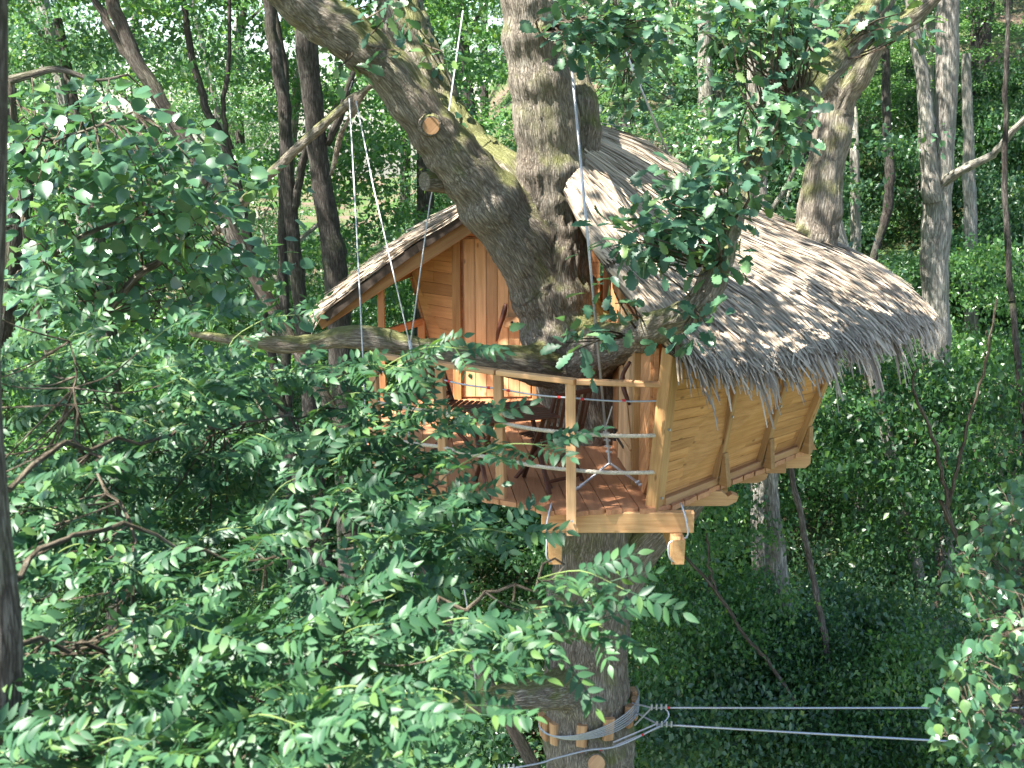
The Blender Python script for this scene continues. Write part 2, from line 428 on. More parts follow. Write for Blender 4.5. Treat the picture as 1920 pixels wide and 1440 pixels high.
def place_leaves(root, pos, d, nrm, scl, temps, meshes, nobj, name='leaf', material=None, cam_first=True):
    """the nobj leaves that show largest become objects, the rest one mesh called foliage"""
    pos, d, nrm, scl = map(np.asarray, (pos, d, nrm, scl))
    org = np.array(root.location)
    dist = np.linalg.norm(pos - np.array([0, 0, CAMZ]), axis=1)
    vx = pos[:, 0] / (pos[:, 1] + 1e-6)
    el = (pos[:, 2] - CAMZ) / (pos[:, 1] + 1e-6)
    inview = (abs(vx) < .42) & (el < .09) & (el > -.55) & (pos[:, 1] > .5)
    rank = np.argsort(np.where(inview, dist / (scl + 1e-6), 1e9))
    fr = frames(d, nrm)
    for k in rank[:nobj]:
        o = bpy.data.objects.new(name, meshes[int(rng.integers(len(meshes)))]); C.objects.link(o); o.parent = root
        m = Matrix([list(fr[k][i] * scl[k]) + [pos[k][i] - org[i]] for i in range(3)] + [[0, 0, 0, 1]])
        o.matrix_local = m
    rest = rank[nobj:]
    if len(rest):
        tv, tf = tm(temps)
        me = scatter_mesh('foliage', tv, tf, pos[rest] - org, fr[rest], scl[rest])
        link('foliage', me, material, root, 'stuff')

# ================================================================== GROUND
gx = np.linspace(-70, 70, 141); gy = np.linspace(-25, 130, 156)
X, Y = np.meshgrid(gx, gy); Z = ground_z(X, Y)
Z += .25 * np.sin(X * 1.7 + Y) * np.sin(Y * 1.3 - X * .4)
gv = np.stack([X, Y, Z], -1).reshape(-1, 3)
i = np.arange(155)[:, None] * 141 + np.arange(140)[None]
gf = np.stack([i, i + 1, i + 142, i + 141], -1).reshape(-1, 4)
link('ground', np_mesh('ground', gv, gf, True), M['ground'], kind='structure')

# ================================================================== THE OAK
OAKLOC = Vector((.8, 12.8, 0))
oak = empty('oak_tree', OAKLOC, 'massive mossy grey oak whose forked trunk rises through the wooden deck', 'tree')
limbs = {
 'trunk': [(1112, 2350, 13.0, 250), (1110, 1900, 12.9, 205), (1108, 1500, 12.85, 182), (1100, 1320, 12.8, 172), (1100, 1180, 12.8, 168), (1115, 1050, 12.8, 158), (1118, 900, 12.85, 152), (1100, 780, 12.85, 158), (1066, 640, 12.85, 160), (1035, 520, 12.8, 150), (1040, 420, 12.8, 128), (1036, 330, 12.7, 122), (1020, 200, 12.6, 108), (1000, 80, 12.5, 98), (985, -50, 12.4, 88), (960, -260, 12.2, 70)],
 'a': [(1058, 620, 12.85, 130), (1003, 490, 12.7, 132), (912, 368, 12.42, 112), (850, 292, 12.25, 94), (800, 225, 12.1, 86), (735, 140, 12.0, 82), (655, 68, 11.9, 88), (590, 28, 11.8, 80), (530, -30, 11.7, 74), (430, -140, 11.5, 60)],
 'b': [(1030, 470, 12.9, 105), (960, 352, 13.1, 104), (890, 290, 13.4, 84), (845, 230, 13.6, 72), (800, 140, 13.9, 76), (760, 50, 14.1, 84), (735, -40, 14.2, 78), (700, -200, 14.2, 60)],
 'd': [(1060, 440, 12.95, 80), (1080, 310, 13.0, 72), (1086, 220, 13.1, 74), (1074, 150, 13.2, 54), (1045, 60, 13.2, 40), (1020, -60, 13.2, 34)],
 'e': [(1085, 690, 12.8, 110), (1125, 655, 12.2, 92), (1185, 637, 11.3, 62), (1250, 607, 10.1, 52), (1310, 570, 9.65, 50), (1345, 500, 9.65, 45), (1360, 430, 9.8, 42), (1400, 340, 10.2, 46), (1450, 260, 10.7, 48), (1500, 190, 11.2, 50), (1560, 118, 11.6, 54), (1620, 40, 12.0, 56), (1670, -50, 12.2, 52), (1720, -200, 12.4, 40)],
 'f': [(1070, 690, 12.75, 100), (1000, 684, 12.4, 70), (900, 668, 12.25, 42), (800, 655, 12.3, 38), (720, 638, 12.35, 40), (640, 632, 12.4, 38), (560, 645, 12.4, 28), (450, 640, 12.4, 20), (350, 622, 12.3, 10)],
 'g': [(1100, 1275, 12.75, 110), (1035, 1295, 12.3, 68), (970, 1305, 12.0, 50), (900, 1315, 11.8, 43), (820, 1322, 11.6, 38), (740, 1320, 11.4, 30)],
 'h': [(1140, 1130, 12.85, 110), (1180, 1050, 12.75, 86), (1240, 985, 12.7, 74), (1310, 900, 12.9, 76), (1400, 760, 13.2, 78), (1480, 600, 13.6, 78), (1522, 470, 13.95, 78), (1532, 425, 14.0, 76), (1545, 330, 14.05, 68), (1562, 235, 14.1, 62), (1566, 180, 14.1, 52), (1545, 130, 14.0, 38), (1535, 0, 14, 34), (1530, -150, 14, 30)],
 'k': [(1562, 230, 14.1, 50), (1588, 175, 14.0, 40), (1613, 142, 13.9, 36), (1636, 98, 13.8, 34), (1673, 53, 13.7, 32), (1715, 26, 13.6, 30), (1790, -50, 13.5, 24)],
 'i': [(800, 130, 13.9, 34), (740, 140, 14.2, 22), (690, 165, 14.5, 17), (600, 240, 15.0, 15), (470, 362, 15.4, 14), (395, 445, 15.8, 11)],
 'j': [(620, 330, 15, 9), (640, 250, 14.8, 9), (690, 165, 14.5, 12)],
}
segA, segB, segF, segL, segR = [], [], [], [], []
mb = MB(); off = 0
for nm, pts in limbs.items():
    P = [(*PY(px, py, y), pxw(w, y)) for px, py, y, w in pts]
    S = catmull(P, 6)
    wob = 1 + .05 * np.sin(np.arange(len(S)) * 1.7 + off) + .03 * rng.normal(size=len(S))
    S[:, 3] *= wob
    mb.tube([Vector(s[:3]) for s in S], list(S[:, 3]), 20)
    u = None; L = off * 3.3
    for k in range(len(S) - 1):
        a, b = S[k, :3], S[k + 1, :3]; t = (b - a) / np.linalg.norm(b - a)
        if u is None: u = np.cross(t, [0, 1, .1])
        u = u - t * (u @ t); u /= np.linalg.norm(u)
        segA.append(a); segB.append(b); segF.append(np.stack([u, np.cross(t, u), t])); segL.append(L); segR.append((S[k, 3] + S[k + 1, 3]) / 2)
        L += np.linalg.norm(b - a)
    off += 1
tmp = mb.build('trunk', None)
md = tmp.modifiers.new('r', 'REMESH'); md.mode = 'VOXEL'; md.voxel_size = .028
md2 = tmp.modifiers.new('s', 'SMOOTH'); md2.iterations = 12; md2.factor = .5
dg = bpy.context.evaluated_depsgraph_get()
me = bpy.data.meshes.new_from_object(tmp.evaluated_get(dg)); bpy.data.objects.remove(tmp)
nv = len(me.vertices); co = np.empty(nv * 3, np.float32); me.vertices.foreach_get('co', co); co = co.reshape(-1, 3)
nor = np.empty(nv * 3, np.float32); me.vertices.foreach_get('normal', nor); nor = nor.reshape(-1, 3)
segA, segB, segF = np.array(segA), np.array(segB), np.array(segF); segL = np.array(segL); segR = np.array(segR)
bc = np.zeros((nv, 3)); best = np.full(nv, 1e9)
for a, b, f, L, r_ in zip(segA, segB, segF, segL, segR):
    ab = b - a; l = np.linalg.norm(ab); t = np.clip((co - a) @ ab / (l * l), 0, 1)
    dv = co - (a + t[:, None] * ab); dist = np.linalg.norm(dv, axis=1) / r_
    w = dist < best
    rel = co[w] - a
    bc[w] = np.stack([rel @ f[0], rel @ f[1], (L + rel @ f[2]) * .17], 1); best[w] = dist[w]
disp = np.empty(nv)
for k in range(nv):
    p = Vector(bc[k])
    disp[k] = .030 * (mnoise.noise(Vector(co[k]) * 2.2)) + .024 * (1 - 2 * abs(mnoise.noise(p * 13))) + .008 * mnoise.noise(p * 40)
co = co + nor * disp[:, None]
me.vertices.foreach_set('co', (co - np.array(OAKLOC)).astype(np.float32).ravel())
a = me.attributes.new('bark_co', 'FLOAT_VECTOR', 'POINT'); a.data.foreach_set('vector', bc.astype(np.float32).ravel())
me.polygons.foreach_set('use_smooth', np.ones(len(me.polygons), bool)); me.update(); me.materials.clear()
link('trunk', me, M['oakbark'], oak)
# sawn-off stubs
for px, py, y, w, h in ((808, 236, 11.78, 32, 34), (1122, 1128, 12.24, 28, 40), (1118, 1432, 12.2, 36, 30), (798, 340, 12.2, 30, 44), (1010, 1150, 12.3, 26, 34)):
    c = PY(px, py, y); r_ = pxw(w, y); face = (-c + Vector((0, 0, CAMZ + .3))).normalized() + Vector((.1 if px > 805 else -1.2, 0, -.1)); face.normalize()
    m = MB(); m.tube([c - face * .3, c - face * .04, c + face * .015], [r_ * 1.8, r_ * 1.25, r_ * 1.15], 14); st = m.build('stub_collar', M['oakbark'], oak, smooth=False)
    if px == 798: continue
    m = MB(); m.tube([c - face * .02, c + face * .02], [r_, r_ * .97], 14); m.build('sawn_face', M['cutwood'], st)

def oak_cluster(pts, nper, spread, size):
    """leaves gathered on twigs round the given points"""
    pos, d, n, s = [], [], [], []
    tw = MB()
    for p, anchor in pts:
        p = Vector(p)
        mid = (p + Vector(anchor)) / 2 + Vector(rng.normal(size=3) * .06)
        tw.tube(catmull([tuple(anchor), tuple(mid), tuple(p)], 3), [.012, .011, .010, .009, .008, .007, .005][:7], 4, False)
        for k in range(nper):
            q = np.array(p) + rng.normal(size=3) * spread * np.array([1, 1, .65])
            out = q - np.array(p); out[2] -= .25 * spread
            pos.append(q); d.append(out + rng.normal(size=3) * spread * .6 + 1e-4)
            n.append(np.array([-.15, -.35, .9]) + rng.normal(size=3) * .42); s.append(size * rng.uniform(.7, 1.2))
    return pos, d, n, s, tw
oak_pts = []
def region(cx, cy, rx, ry, Y, dY, n, anchor):
    for k in range(n):
        a = random.uniform(0, 6.283); r_ = math.sqrt(random.random())
        q = PY(cx + rx * r_ * math.cos(a), cy + ry * r_ * math.sin(a), Y + random.uniform(-dY, dY))
        if mnoise.noise(Vector((q.x * 2.6 + 7, q.y * .8, q.z * 2.6))) < -.04: continue
        an = PY(*anchor[0]) if len(anchor) == 1 else min((PY(*z) for z in anchor), key=lambda z: (z - q).length)
        oak_pts.append((q, an))
EA = [(1310, 570, 9.65), (1345, 500, 9.65), (1360, 430, 9.8), (1400, 340, 10.2), (1450, 260, 10.7), (1500, 190, 11.2), (1560, 118, 11.6)]
region(1325, 370, 105, 66, 9.6, .4, 42, EA)
region(1220, 450, 95, 48, 9.4, .3, 32, EA)
region(1275, 470, 95, 45, 9.3, .3, 26, EA)
region(1400, 400, 45, 70, 9.9, .3, 14, EA)
region(1125, 570, 75, 34, 9.6, .25, 28, [(1200, 625, 10.9)])
region(1095, 640, 40, 20, 9.2, .2, 6, [(1180, 630, 11.3)])
region(1088, 725, 24, 26, 9.9, .1, 4, [(1075, 640, 12.3)])
region(1300, 615, 28, 24, 9.3, .1, 4, EA)
region(1430, 220, 70, 80, 10.4, .4, 30, EA)
region(1470, 120, 90, 70, 10.8, .5, 30, EA)
region(1430, 40, 130, 45, 10.9, .5, 40, EA)
region(1670, 30, 80, 36, 11.4, .5, 12, EA)
region(1160, 45, 130, 55, 10.6, .5, 60, [(1010, 60, 12.5), (1000, -60, 12.4)])
region(1090, 95, 50, 30, 10.3, .3, 8, [(1020, 60, 12.5)])
region(1190, 170, 95, 70, 15.5, .6, 60, [(1075, 150, 13.2), (1180, 100, 15.5)])
region(690, 60, 80, 70, 11.9, .4, 18, [(655, 68, 11.9)])
region(640, 110, 30, 30, 11.7, .2, 5, [(655, 68, 11.9)])
region(800, 60, 60, 60, 13.4, .4, 14, [(770, 70, 14.1)])
region(950, 110, 20, 60, 13.2, .4, 6, [(985, 110, 12.6)])
pos, d, n, s, tw = oak_cluster(oak_pts, 7, .11, .15)
tw.build('twigs', M['twig'], oak, 'stuff')
place_leaves(oak, pos, d, n, s, OAK, leaf_meshes('leaf', OAK, M['oak']), 300, 'leaf', M['oak'])
# ivy on the dark second limb
ip, idr, inn, isc = [], [], [], []
for k in range(900):
    t = random.random(); P = catmull([(*PY(px, py, y), pxw(w, y)) for px, py, y, w in limbs['b'][2:]], 10); q = P[int(t * (len(P) - 1))]
    dirn = unit(1)[0]; ip.append(q[:3] + dirn * (q[3] + .03)); idr.append(np.array([0, 0, -1]) + rng.normal(size=3) * .5); inn.append(dirn + rng.normal(size=3) * .3); isc.append(random.uniform(.06, .1))
ivy = empty('ivy', PY(845, 230, 13.6), 'dark ivy wrapped around the shaded rear limb of the oak', 'ivy')
tv, tf = tm(HAZEL)
link('foliage', scatter_mesh('foliage', tv, tf, np.array(ip) - np.array(ivy.location), frames(np.array(idr), np.array(inn)), np.array(isc)), M['ivy'], ivy, 'stuff')

# ================================================================== TREEHOUSE
house = empty('treehouse', (1.6, 12.8, DZ), 'larch wood treehouse with grey palm thatch roof perched around the oak', 'treehouse')
# ---- deck
deckpoly = [PZ(688, 886, DZ), PZ(1050, 958, DZ), PZ(1252, 948, DZ), Vector((3.03, 12.30, DZ)), Vector((3.1, 13.4, DZ)), Vector((2.3, 16.4, DZ)), Vector((-.9, 16.4, DZ)), Vector((-1.75, 14.5, DZ))]
SK = -.105
shear = [Vector((p.x - SK * (p.y - 10.4), p.y, p.z)) for p in deckpoly]
def span(x, poly=None):
    ys = []; poly = poly or deckpoly
    for k in range(len(poly)):
        a, b = poly[k], poly[(k + 1) % len(poly)]
        if (a.x - x) * (b.x - x) < 0: ys.append(a.y + (b.y - a.y) * (x - a.x) / (b.x - a.x))
    return (min(ys), max(ys)) if len(ys) > 1 else None
deck = MB()
for yb in (11.3, 12.2, 13.4, 14.6, 15.8):
    s0 = [x for x in np.arange(-2, 4, .05) if span(x) and span(x)[0] < yb < span(x)[1]]
    deck.beam((min(s0) + .1, yb, 7.86), (max(s0) - .1, yb, 7.86), .07, .16)
deck = deck.build('deck', M['beam'], house)
pw = .15; x = -1.9
while x < 3.7:
    x1 = x + pw
    sa, sb, sc_ = span(x + .004, shear), span(x1 - .004, shear), span((x + x1) / 2, shear)
    if sa and sb and sc_:
        sk = -.105
        ov = .03 + random.uniform(-.02, .03)
        fr_ = [(x + .004, sa[0] - ov), ((x * .7 + x1 * .3), sa[0] * .7 + sb[0] * .3 - ov - random.uniform(-.012, .02)), ((x * .3 + x1 * .7), sa[0] * .3 + sb[0] * .7 - ov + random.uniform(-.012, .02)), (x1 - .004, sb[0] - ov + .005)]
        bk = [(x1 - .004, sb[1]), (x + .004, sa[1])]
        sh = lambda p: Vector((p[0] + sk * (p[1] - 10.4), p[1], DZ - .032 + random.uniform(-.0015, .0015)))
        zz = DZ - .045 + random.uniform(-.002, .002)
        poly = [Vector((p[0] + SK * (p[1] - 10.4), p[1], zz)) for p in fr_ + bk]
        m = MB(); m.prism(poly, (0, 0, .045), Vector((0, 1, 0))); m.build('plank', M['deck'], deck)
    x += pw
# ---- substructure beams
def timber(a, b, w, h, name='beam', mm='beam', parent=None, up=Vector((0, 0, 1))):
    m = MB(); m.beam(a, b, w, h, up); return m.build(name, M[mm], parent or house)
fb = timber(Vector((PY(1015, 980, 10.34).x, 10.34, 7.872)), Vector((PY(1300, 972, 10.34).x, 10.34, 7.872)), .09, .185, 'front_beam')
for px in (1041, 1271):
    xx = PY(px, 1010, 10.2).x
    m = MB(); a = Vector((xx, 10.12, 7.66))
    m.prism([Vector((xx - .055, 10.12, 7.775)), Vector((xx - .055, 10.16, 7.54)), Vector((xx - .055, 10.3, 7.60)), Vector((xx - .055, 15.5, 7.60)), Vector((xx - .055, 15.5, 7.775))], (.11, 0, 0), Vector((0, 1, 0)))
    m.build('joist', M['beam'], house)
for (pxe, pye, hh, carved) in ((1385, 935, .14, 1), (1440, 893, .14, 1), (1520, 862, .16, 0)):
    e = PZ(pxe, pye, 7.88); y = e.y; x0 = e.x
    prof = [Vector((x0 - 1.6, y, 7.95)), Vector((x0 - .16, y, 7.95)), Vector((x0 - .1, y, 7.90)), Vector((x0 - .06, y, 7.925)), Vector((x0 - .0, y, 7.90)), Vector((x0 - .02, y, 7.85)), Vector((x0 - .10, y, 7.81)), Vector((x0 - 1.6, y, 7.80))] if carved else \
           [Vector((x0 - 1.6, y, 7.96)), Vector((x0 - .02, y, 7.96)), Vector((x0, y, 7.93)), Vector((x0, y, 7.84)), Vector((x0 - .05, y, 7.79)), Vector((x0 - 1.6, y, 7.79))]
    m = MB(); m.prism(prof, (0, .11, 0), Vector((1, 0, 0))); m.build('joist', M['beam'], house)
e = PY(1512, 836, 12.4)
m = MB(); m.prism([Vector((e.x - .55, 12.2, DZ + .01)), Vector((e.x + .06, 12.2, DZ + .02)), Vector((e.x + .02, 12.2, DZ + .1)), Vector((e.x - .08, 12.2, DZ + .13)), Vector((e.x - .10, 12.2, DZ + .19)), Vector((e.x - .55, 12.2, DZ + .2))], (0, .1, 0), Vector((1, 0, 0))); m.build('bracket', M['beam'], house)

# ---- walls as ruled panels of boards: bottom line a0-a1, top line b0-b1
def panel(name, a0, a1, b0, b1, mm, nrow, joints=(), thick=.028, boards=True, topcut=None, diag=0.0):
    """a wall whose backing is the part and whose boards are sub-parts"""
    a0, a1, b0, b1 = map(Vector, (a0, a1, b0, b1))
    nrm = (a1 - a0).cross(b0 - a0).normalized()
    S = lambda u, v: (a0.lerp(a1, u)).lerp(b0.lerp(b1, u), v)
    back = MB(); back.prism([S(0, 0), S(1, 0), S(1, 1), S(0, 1)], -nrm * .03, a1 - a0)
    w = back.build(name, M['iron' if False else mm], house)
    for r_ in range(nrow):
        v0, v1 = r_ / nrow, (r_ + 1) / nrow
        js = [0.0] + ([] if not joints else sorted(random.sample(list(joints), random.choice([1, 1, 2]) if len(joints) > 1 else 1))) + [1.0]
        for u0, u1 in zip(js[:-1], js[1:]):
            g = .0022 / max((a1 - a0).length, .2)
            hgap = .0022 / ((b0 - a0).length)
            dv = diag
            q = [S(u0 + g, v0 + hgap), S(u1 - g, v0 + hgap), S(u1 - g, v1 - hgap), S(u0 + g, v1 - hgap)]
            o = nrm * (.003 + random.uniform(0, .003))
            m = MB(); m.prism([p + o for p in q], nrm * thick, a1 - a0); m.build('board', M[mm], w)
    return w, nrm
RW0, RW1 = PZ(1224, 946, DZ), PZ(1490, 841, DZ)
RT0, RT1 = Vector((1.34, 10.34, 9.42)), Vector((3.26, 12.1, 9.2))
SR = lambda u, v: (RW0.lerp(RW1, u)).lerp(RT0.lerp(RT1, u), v)
rwall, rn = panel('side_wall', RW0, RW1, RT0, RT1, 'wall', 15, (.2, .34, .52, .63, .8, .92))
# sole plate and posts on the side wall
m = MB(); m.beam(SR(.02, .0) + rn * .07 + Vector((0, 0, .035)), SR(.985, 0) + rn * .07 + Vector((0, 0, .035)), .07, .07); m.build('sole_plate', M['beam'], house)
for u, wd in ((.0, .125), (.36, .07), (.675, .075), (.97, .08)):
    pp = MB(); base = SR(u, -.02 if u else -.07) + rn * (.06 if u else .02); top = SR(u, 1.0) + rn * (.06 if u else .02)
    pp.beam(base, top, wd, .075 if u else .12, up=rn); po = pp.build('post' if u else 'corner_post', M['post'], rwall)
    if u:
        m = MB(); b = SR(u, 0) + rn * .13 
        al = (RW1 - RW0).normalized()
        m.prism([b - al * wd * .5 + Vector((0, 0, .02)), b - al * wd * .5 + rn * .09 + Vector((0, 0, .02)), SR(u, .24) + rn * .115 - al * wd * .5, SR(u, .24) + rn * .1 - al * wd * .5], al * wd); m.build('knee_brace', M['post'], rwall)
    for v in (.06, .5):
        c = SR(u, v) + rn * (.1 if u else .085); m = MB(); m.tube([c - rn * .02, c + rn * .012], .012, 8); m.build('bolt', M['steel'], po)
# inner wall with the right-hand door (faces left)
IW0, IW1 = Vector((1.235, 10.47, DZ)), Vector((1.0, 13.3, DZ))
def IS(y, z): return Vector((IW0.x + (IW1.x - IW0.x) * (y - IW0.y) / (IW1.y - IW0.y), y, z))
inn_n = (IS(12, 9) - IS(11, 9)).cross(Vector((0, 0, 1))).normalized()
if inn_n.x > 0: inn_n = -inn_n
mbk = MB(); mbk.prism([IS(10.5, DZ), IS(13.3, DZ), IS(13.3, 10.2), IS(12.2, 9.95), IS(10.5, 9.38)], -inn_n * .04); iwall = mbk.build('inner_wall', M['front'], house)
# diagonal boards between corner post and door
y0, y1 = 10.52, 10.98
def clip_poly(poly, ax, val, keep_less):
    out = []
    for k in range(len(poly)):
        a, b = poly[k], poly[(k + 1) % len(poly)]
        ia, ib = (a[ax] <= val) == keep_less, (b[ax] <= val) == keep_less
        if ia: out.append(a)
        if ia != ib:
            t = (val - a[ax]) / (b[ax] - a[ax]); out.append(tuple(a[i] + (b[i] - a[i]) * t for i in range(2)))
    return out
for k in range(-2, 16):
    z0 = DZ + k * .125; q = [(y0, z0 + .45), (y1, z0), (y1, z0 + .12), (y0, z0 + .57)]
    q = clip_poly(clip_poly(q, 1, DZ + .005, False), 1, 9.42, True)
    if len(q) < 3: continue
    m = MB(); m.prism([IS(a, b) + inn_n * .002 for a, b in q], inn_n * .025, IS(y1, 0) - IS(y0, .45)); m.build('board', M['front'], iwall)
for k in range(11):
    y = 11.98 + k * .118
    m = MB(); m.prism([IS(y, DZ), IS(y + .114, DZ), IS(y + .114, 9.9), IS(y, 9.9)], inn_n * .02, Vector((0, 0, 1))); m.build('board', M['brown'] if False else M['front'], iwall)
# right-hand door
rdoor = MB(); rdoor.prism([IS(11.07, DZ + .03) + inn_n * .03, IS(11.9, DZ + .03) + inn_n * .03, IS(11.9, 9.6) + inn_n * .03, IS(11.07, 9.5) + inn_n * .03], inn_n * .012, Vector((0, 0, 1)))
rdoor = rdoor.build('right_door', M['door'], house)
for k in range(6):
    y = 11.08 + k * .137
    m = MB(); m.prism([IS(y, DZ + .03) + inn_n * .044, IS(y + .132, DZ + .03) + inn_n * .044, IS(y + .132, 9.55) + inn_n * .044, IS(y, 9.5) + inn_n * .044], inn_n * .018, Vector((0, 0, 1))); m.build('board', M['door'], rdoor)
for (z0, z1) in ((8.25, 8.25), (9.25, 9.25)):
    m = MB(); m.beam(IS(11.1, z0) + inn_n * .075, IS(11.88, z1) + inn_n * .075, .09, .022, up=inn_n); m.build('batten', M['door'], rdoor)
    m = MB(); m.beam(IS(11.45, z0 + .0) + inn_n * .09, IS(11.93, z1) + inn_n * .09, .035, .008, up=inn_n); m.tube([IS(11.93, z1 - .06) + inn_n * .09, IS(11.93, z1 + .06) + inn_n * .09], .02, 8); m.build('hinge', M['iron'], rdoor)
m = MB(); m.beam(IS(11.13, 8.3) + inn_n * .075, IS(11.85, 9.2) + inn_n * .075, .08, .02, up=inn_n); m.build('batten', M['door'], rdoor)
m = MB(); m.tube(catmull([tuple(IS(11.2, 8.72) + inn_n * .08), tuple(IS(11.24, 8.86) + inn_n * .13), tuple(IS(11.3, 8.98) + inn_n * .135), tuple(IS(11.24, 9.12) + inn_n * .08)], 4), [.012, .017, .021, .022, .024, .024, .022, .022, .02, .02, .018, .017, .016], 8); m.build('handle', M['handle'], rdoor, smooth=True)
m = MB(); m.beam(IS(11.02, DZ) + inn_n * .05, IS(11.02, 9.5) + inn_n * .05, .07, .07, up=inn_n); m.build('door_post', M['post'], iwall)
m = MB(); m.beam(IS(11.95, DZ) + inn_n * .03, IS(11.95, 9.85) + inn_n * .03, .05, .06, up=inn_n); m.build('door_post', M['post'], iwall)

# left front: a door facet and an angled facet on its left, both leaning outward
FY = 14.72
def FP(px, py): return PY(px, py, FY)
dl = PZ(866, 752, DZ); FYb = dl.y
a0 = Vector((FP(852, 700).x, FY, DZ)); a1 = Vector((1.05, FY, DZ))
rk0, rk1 = PY(598, 606, 14.3), PY(890, 418, 14.3)
def rake_z(x): return rk0.z + (rk1.z - rk0.z) * (x - rk0.x) / (rk1.x - rk0.x) + .02
def half_clip(poly, fn):
    out = []
    for k in range(len(poly)):
        a, b = poly[k], poly[(k + 1) % len(poly)]; fa, fb = fn(a), fn(b)
        if fa <= 0: out.append(a)
        if (fa <= 0) != (fb <= 0):
            t = fa / (fa - fb); out.append((a[0] + (b[0] - a[0]) * t, a[1] + (b[1] - a[1]) * t))
    return out
def board_wall(name, org, hdir, hmax, zmax, clips, mm, row=.138, joints=()):
    """vertical wall of horizontal boards in the plane through org along hdir, cut by half planes in (h, z)"""
    hdir = Vector(hdir).normalized(); n_ = hdir.cross(Vector((0, 0, 1)))
    if n_.y > 0: n_ = -n_
    W = lambda p, o=0.0: org + hdir * p[0] + Vector((0, 0, p[1])) + n_ * o
    full = [(0, 0), (hmax, 0), (hmax, zmax), (0, zmax)]
    for c in clips: full = half_clip(full, c)
    b = MB(); b.prism([W(p) for p in full], -n_ * .04, hdir); w = b.build(name, M[mm], house)
    z = 0
    while z < zmax:
        js = [0.0] + ([random.choice(joints)] if joints and random.random() < .7 else []) + [hmax]
        for u0, u1 in zip(js[:-1], js[1:]):
            q = [(u0 + .001, z + .0018), (u1 - .001, z + .0018), (u1 - .001, z + row - .0018), (u0 + .001, z + row - .0018)]
            for c in clips: q = half_clip(q, c)
            if len(q) > 2:
                b = MB(); b.prism([W(p, .002) for p in q], n_ * (.018 + random.uniform(0, .003)), hdir); b.build('board', M[mm], w)
        z += row
    return w
fw = board_wall('front_wall', a0, (1, 0, 0), 1.75, 3.0, [lambda p: p[1] + DZ - min(rake_z(a0.x + p[0]), 10.85)], 'front', .138, (.3, .5, .7))
ld = Vector((-.57, .62, 0)).normalized()
lw = board_wall('left_wall', a0, ld, 1.0, 2.4, [lambda p: p[1] + DZ - rake_z(a0.x + ld.x * p[0]), lambda p: (p[0] - .16) - max(0, p[1] - .70) * .80], 'front', .138, (.35, .55))
L0 = a0 + ld * .16; Lt = a0 + ld * .8 + Vector((0, 0, 1.4))
# corner post and door casing
for px, wd in ((857, .10),):
    xx = FP(px, 600).x; m = MB(); m.beam(Vector((xx, FY - .06, DZ)), Vector((xx, FY - .06, rake_z(xx) - .02)), wd, .09, up=Vector((0, 1, 0))); m.build('casing', M['post'], fw)
m = MB(); xa, xb = FP(868, 500).x, FP(996, 500).x
m.beam(Vector((xa - .05, FY - .055, 10.02)), Vector((xb + .1, FY - .055, 10.02)), .08, .075, up=Vector((0, 1, 0))); m.build('casing', M['front'], fw)
m = MB(); m.beam(Vector((xb + .06, FY - .055, DZ)), Vector((xb + .06, FY - .055, 9.98)), .09, .08, up=Vector((0, 1, 0))); m.build('casing', M['post'], fw)
ldoor = MB(); ldoor.prism([Vector((xa, FY - .025, DZ + .02)), Vector((xb, FY - .025, DZ + .02)), Vector((xb, FY - .025, 9.96)), Vector((xa, FY - .025, 9.96))], (0, -.012, 0), Vector((0, 0, 1)))
ldoor = ldoor.build('left_door', M['door'], house)
nb = 6; bw = (xb - xa - .016) / nb
for k in range(nb):
    x = xa + .012 + k * bw
    m = MB(); m.prism([Vector((x + .004, FY - .04, DZ + .03)), Vector((x + bw - .004, FY - .04, DZ + .03)), Vector((x + bw - .004, FY - .04, 9.94)), Vector((x + .004, FY - .04, 9.94))], (0, -.022 - random.uniform(0, .003), 0), Vector((0, 0, 1))); m.build('board', M['door'], ldoor)
hp = [PY(949, 569, 14.5), PY(944, 590, 14.48), PY(936, 615, 14.48), PY(931, 640, 14.5)]
m = MB(); m.tube(catmull([tuple(p) for p in hp], 4), [.018, .024, .03, .032, .033, .032, .03, .028, .027, .025, .022, .018, .012], 8); m.build('handle', M['handle'], ldoor, smooth=True)
c = PY(960, 604, 14.62); m = MB(); m.beam(c + Vector((-.09, 0, 0)), c + Vector((.09, 0, 0)), .13, .03, up=Vector((0, 1, 0))); lb = m.build('latch_block', M['door'], ldoor)
m = MB(); c = PY(960, 605, 14.595); m.tube([c, c + Vector((0, -.02, 0))], .02, 8); m.build('keyhole', M['iron'], lb)
# gable filling above, in dark brown that stands in for shade inside
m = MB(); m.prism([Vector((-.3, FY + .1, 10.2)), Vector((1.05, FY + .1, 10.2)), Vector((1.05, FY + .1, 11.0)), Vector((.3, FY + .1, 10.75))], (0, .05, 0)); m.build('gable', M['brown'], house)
# back walls so the cabin is closed
panel('back_wall', RW1, (2.0, 16.1, DZ), RT1, (2.1, 16.3, 9.3), 'wall', 10, (.4, .6))
panel('back_wall', (2.0, 16.1, DZ), (-.9, 16.1, DZ), (2.1, 16.3, 9.3), (-1.0, 16.2, 9.3), 'wall', 10, (.4, .6))
panel('back_wall', (-.9, 16.1, DZ), L0, (-1.0, 16.2, 9.3), Lt, 'front', 10, (.5,))

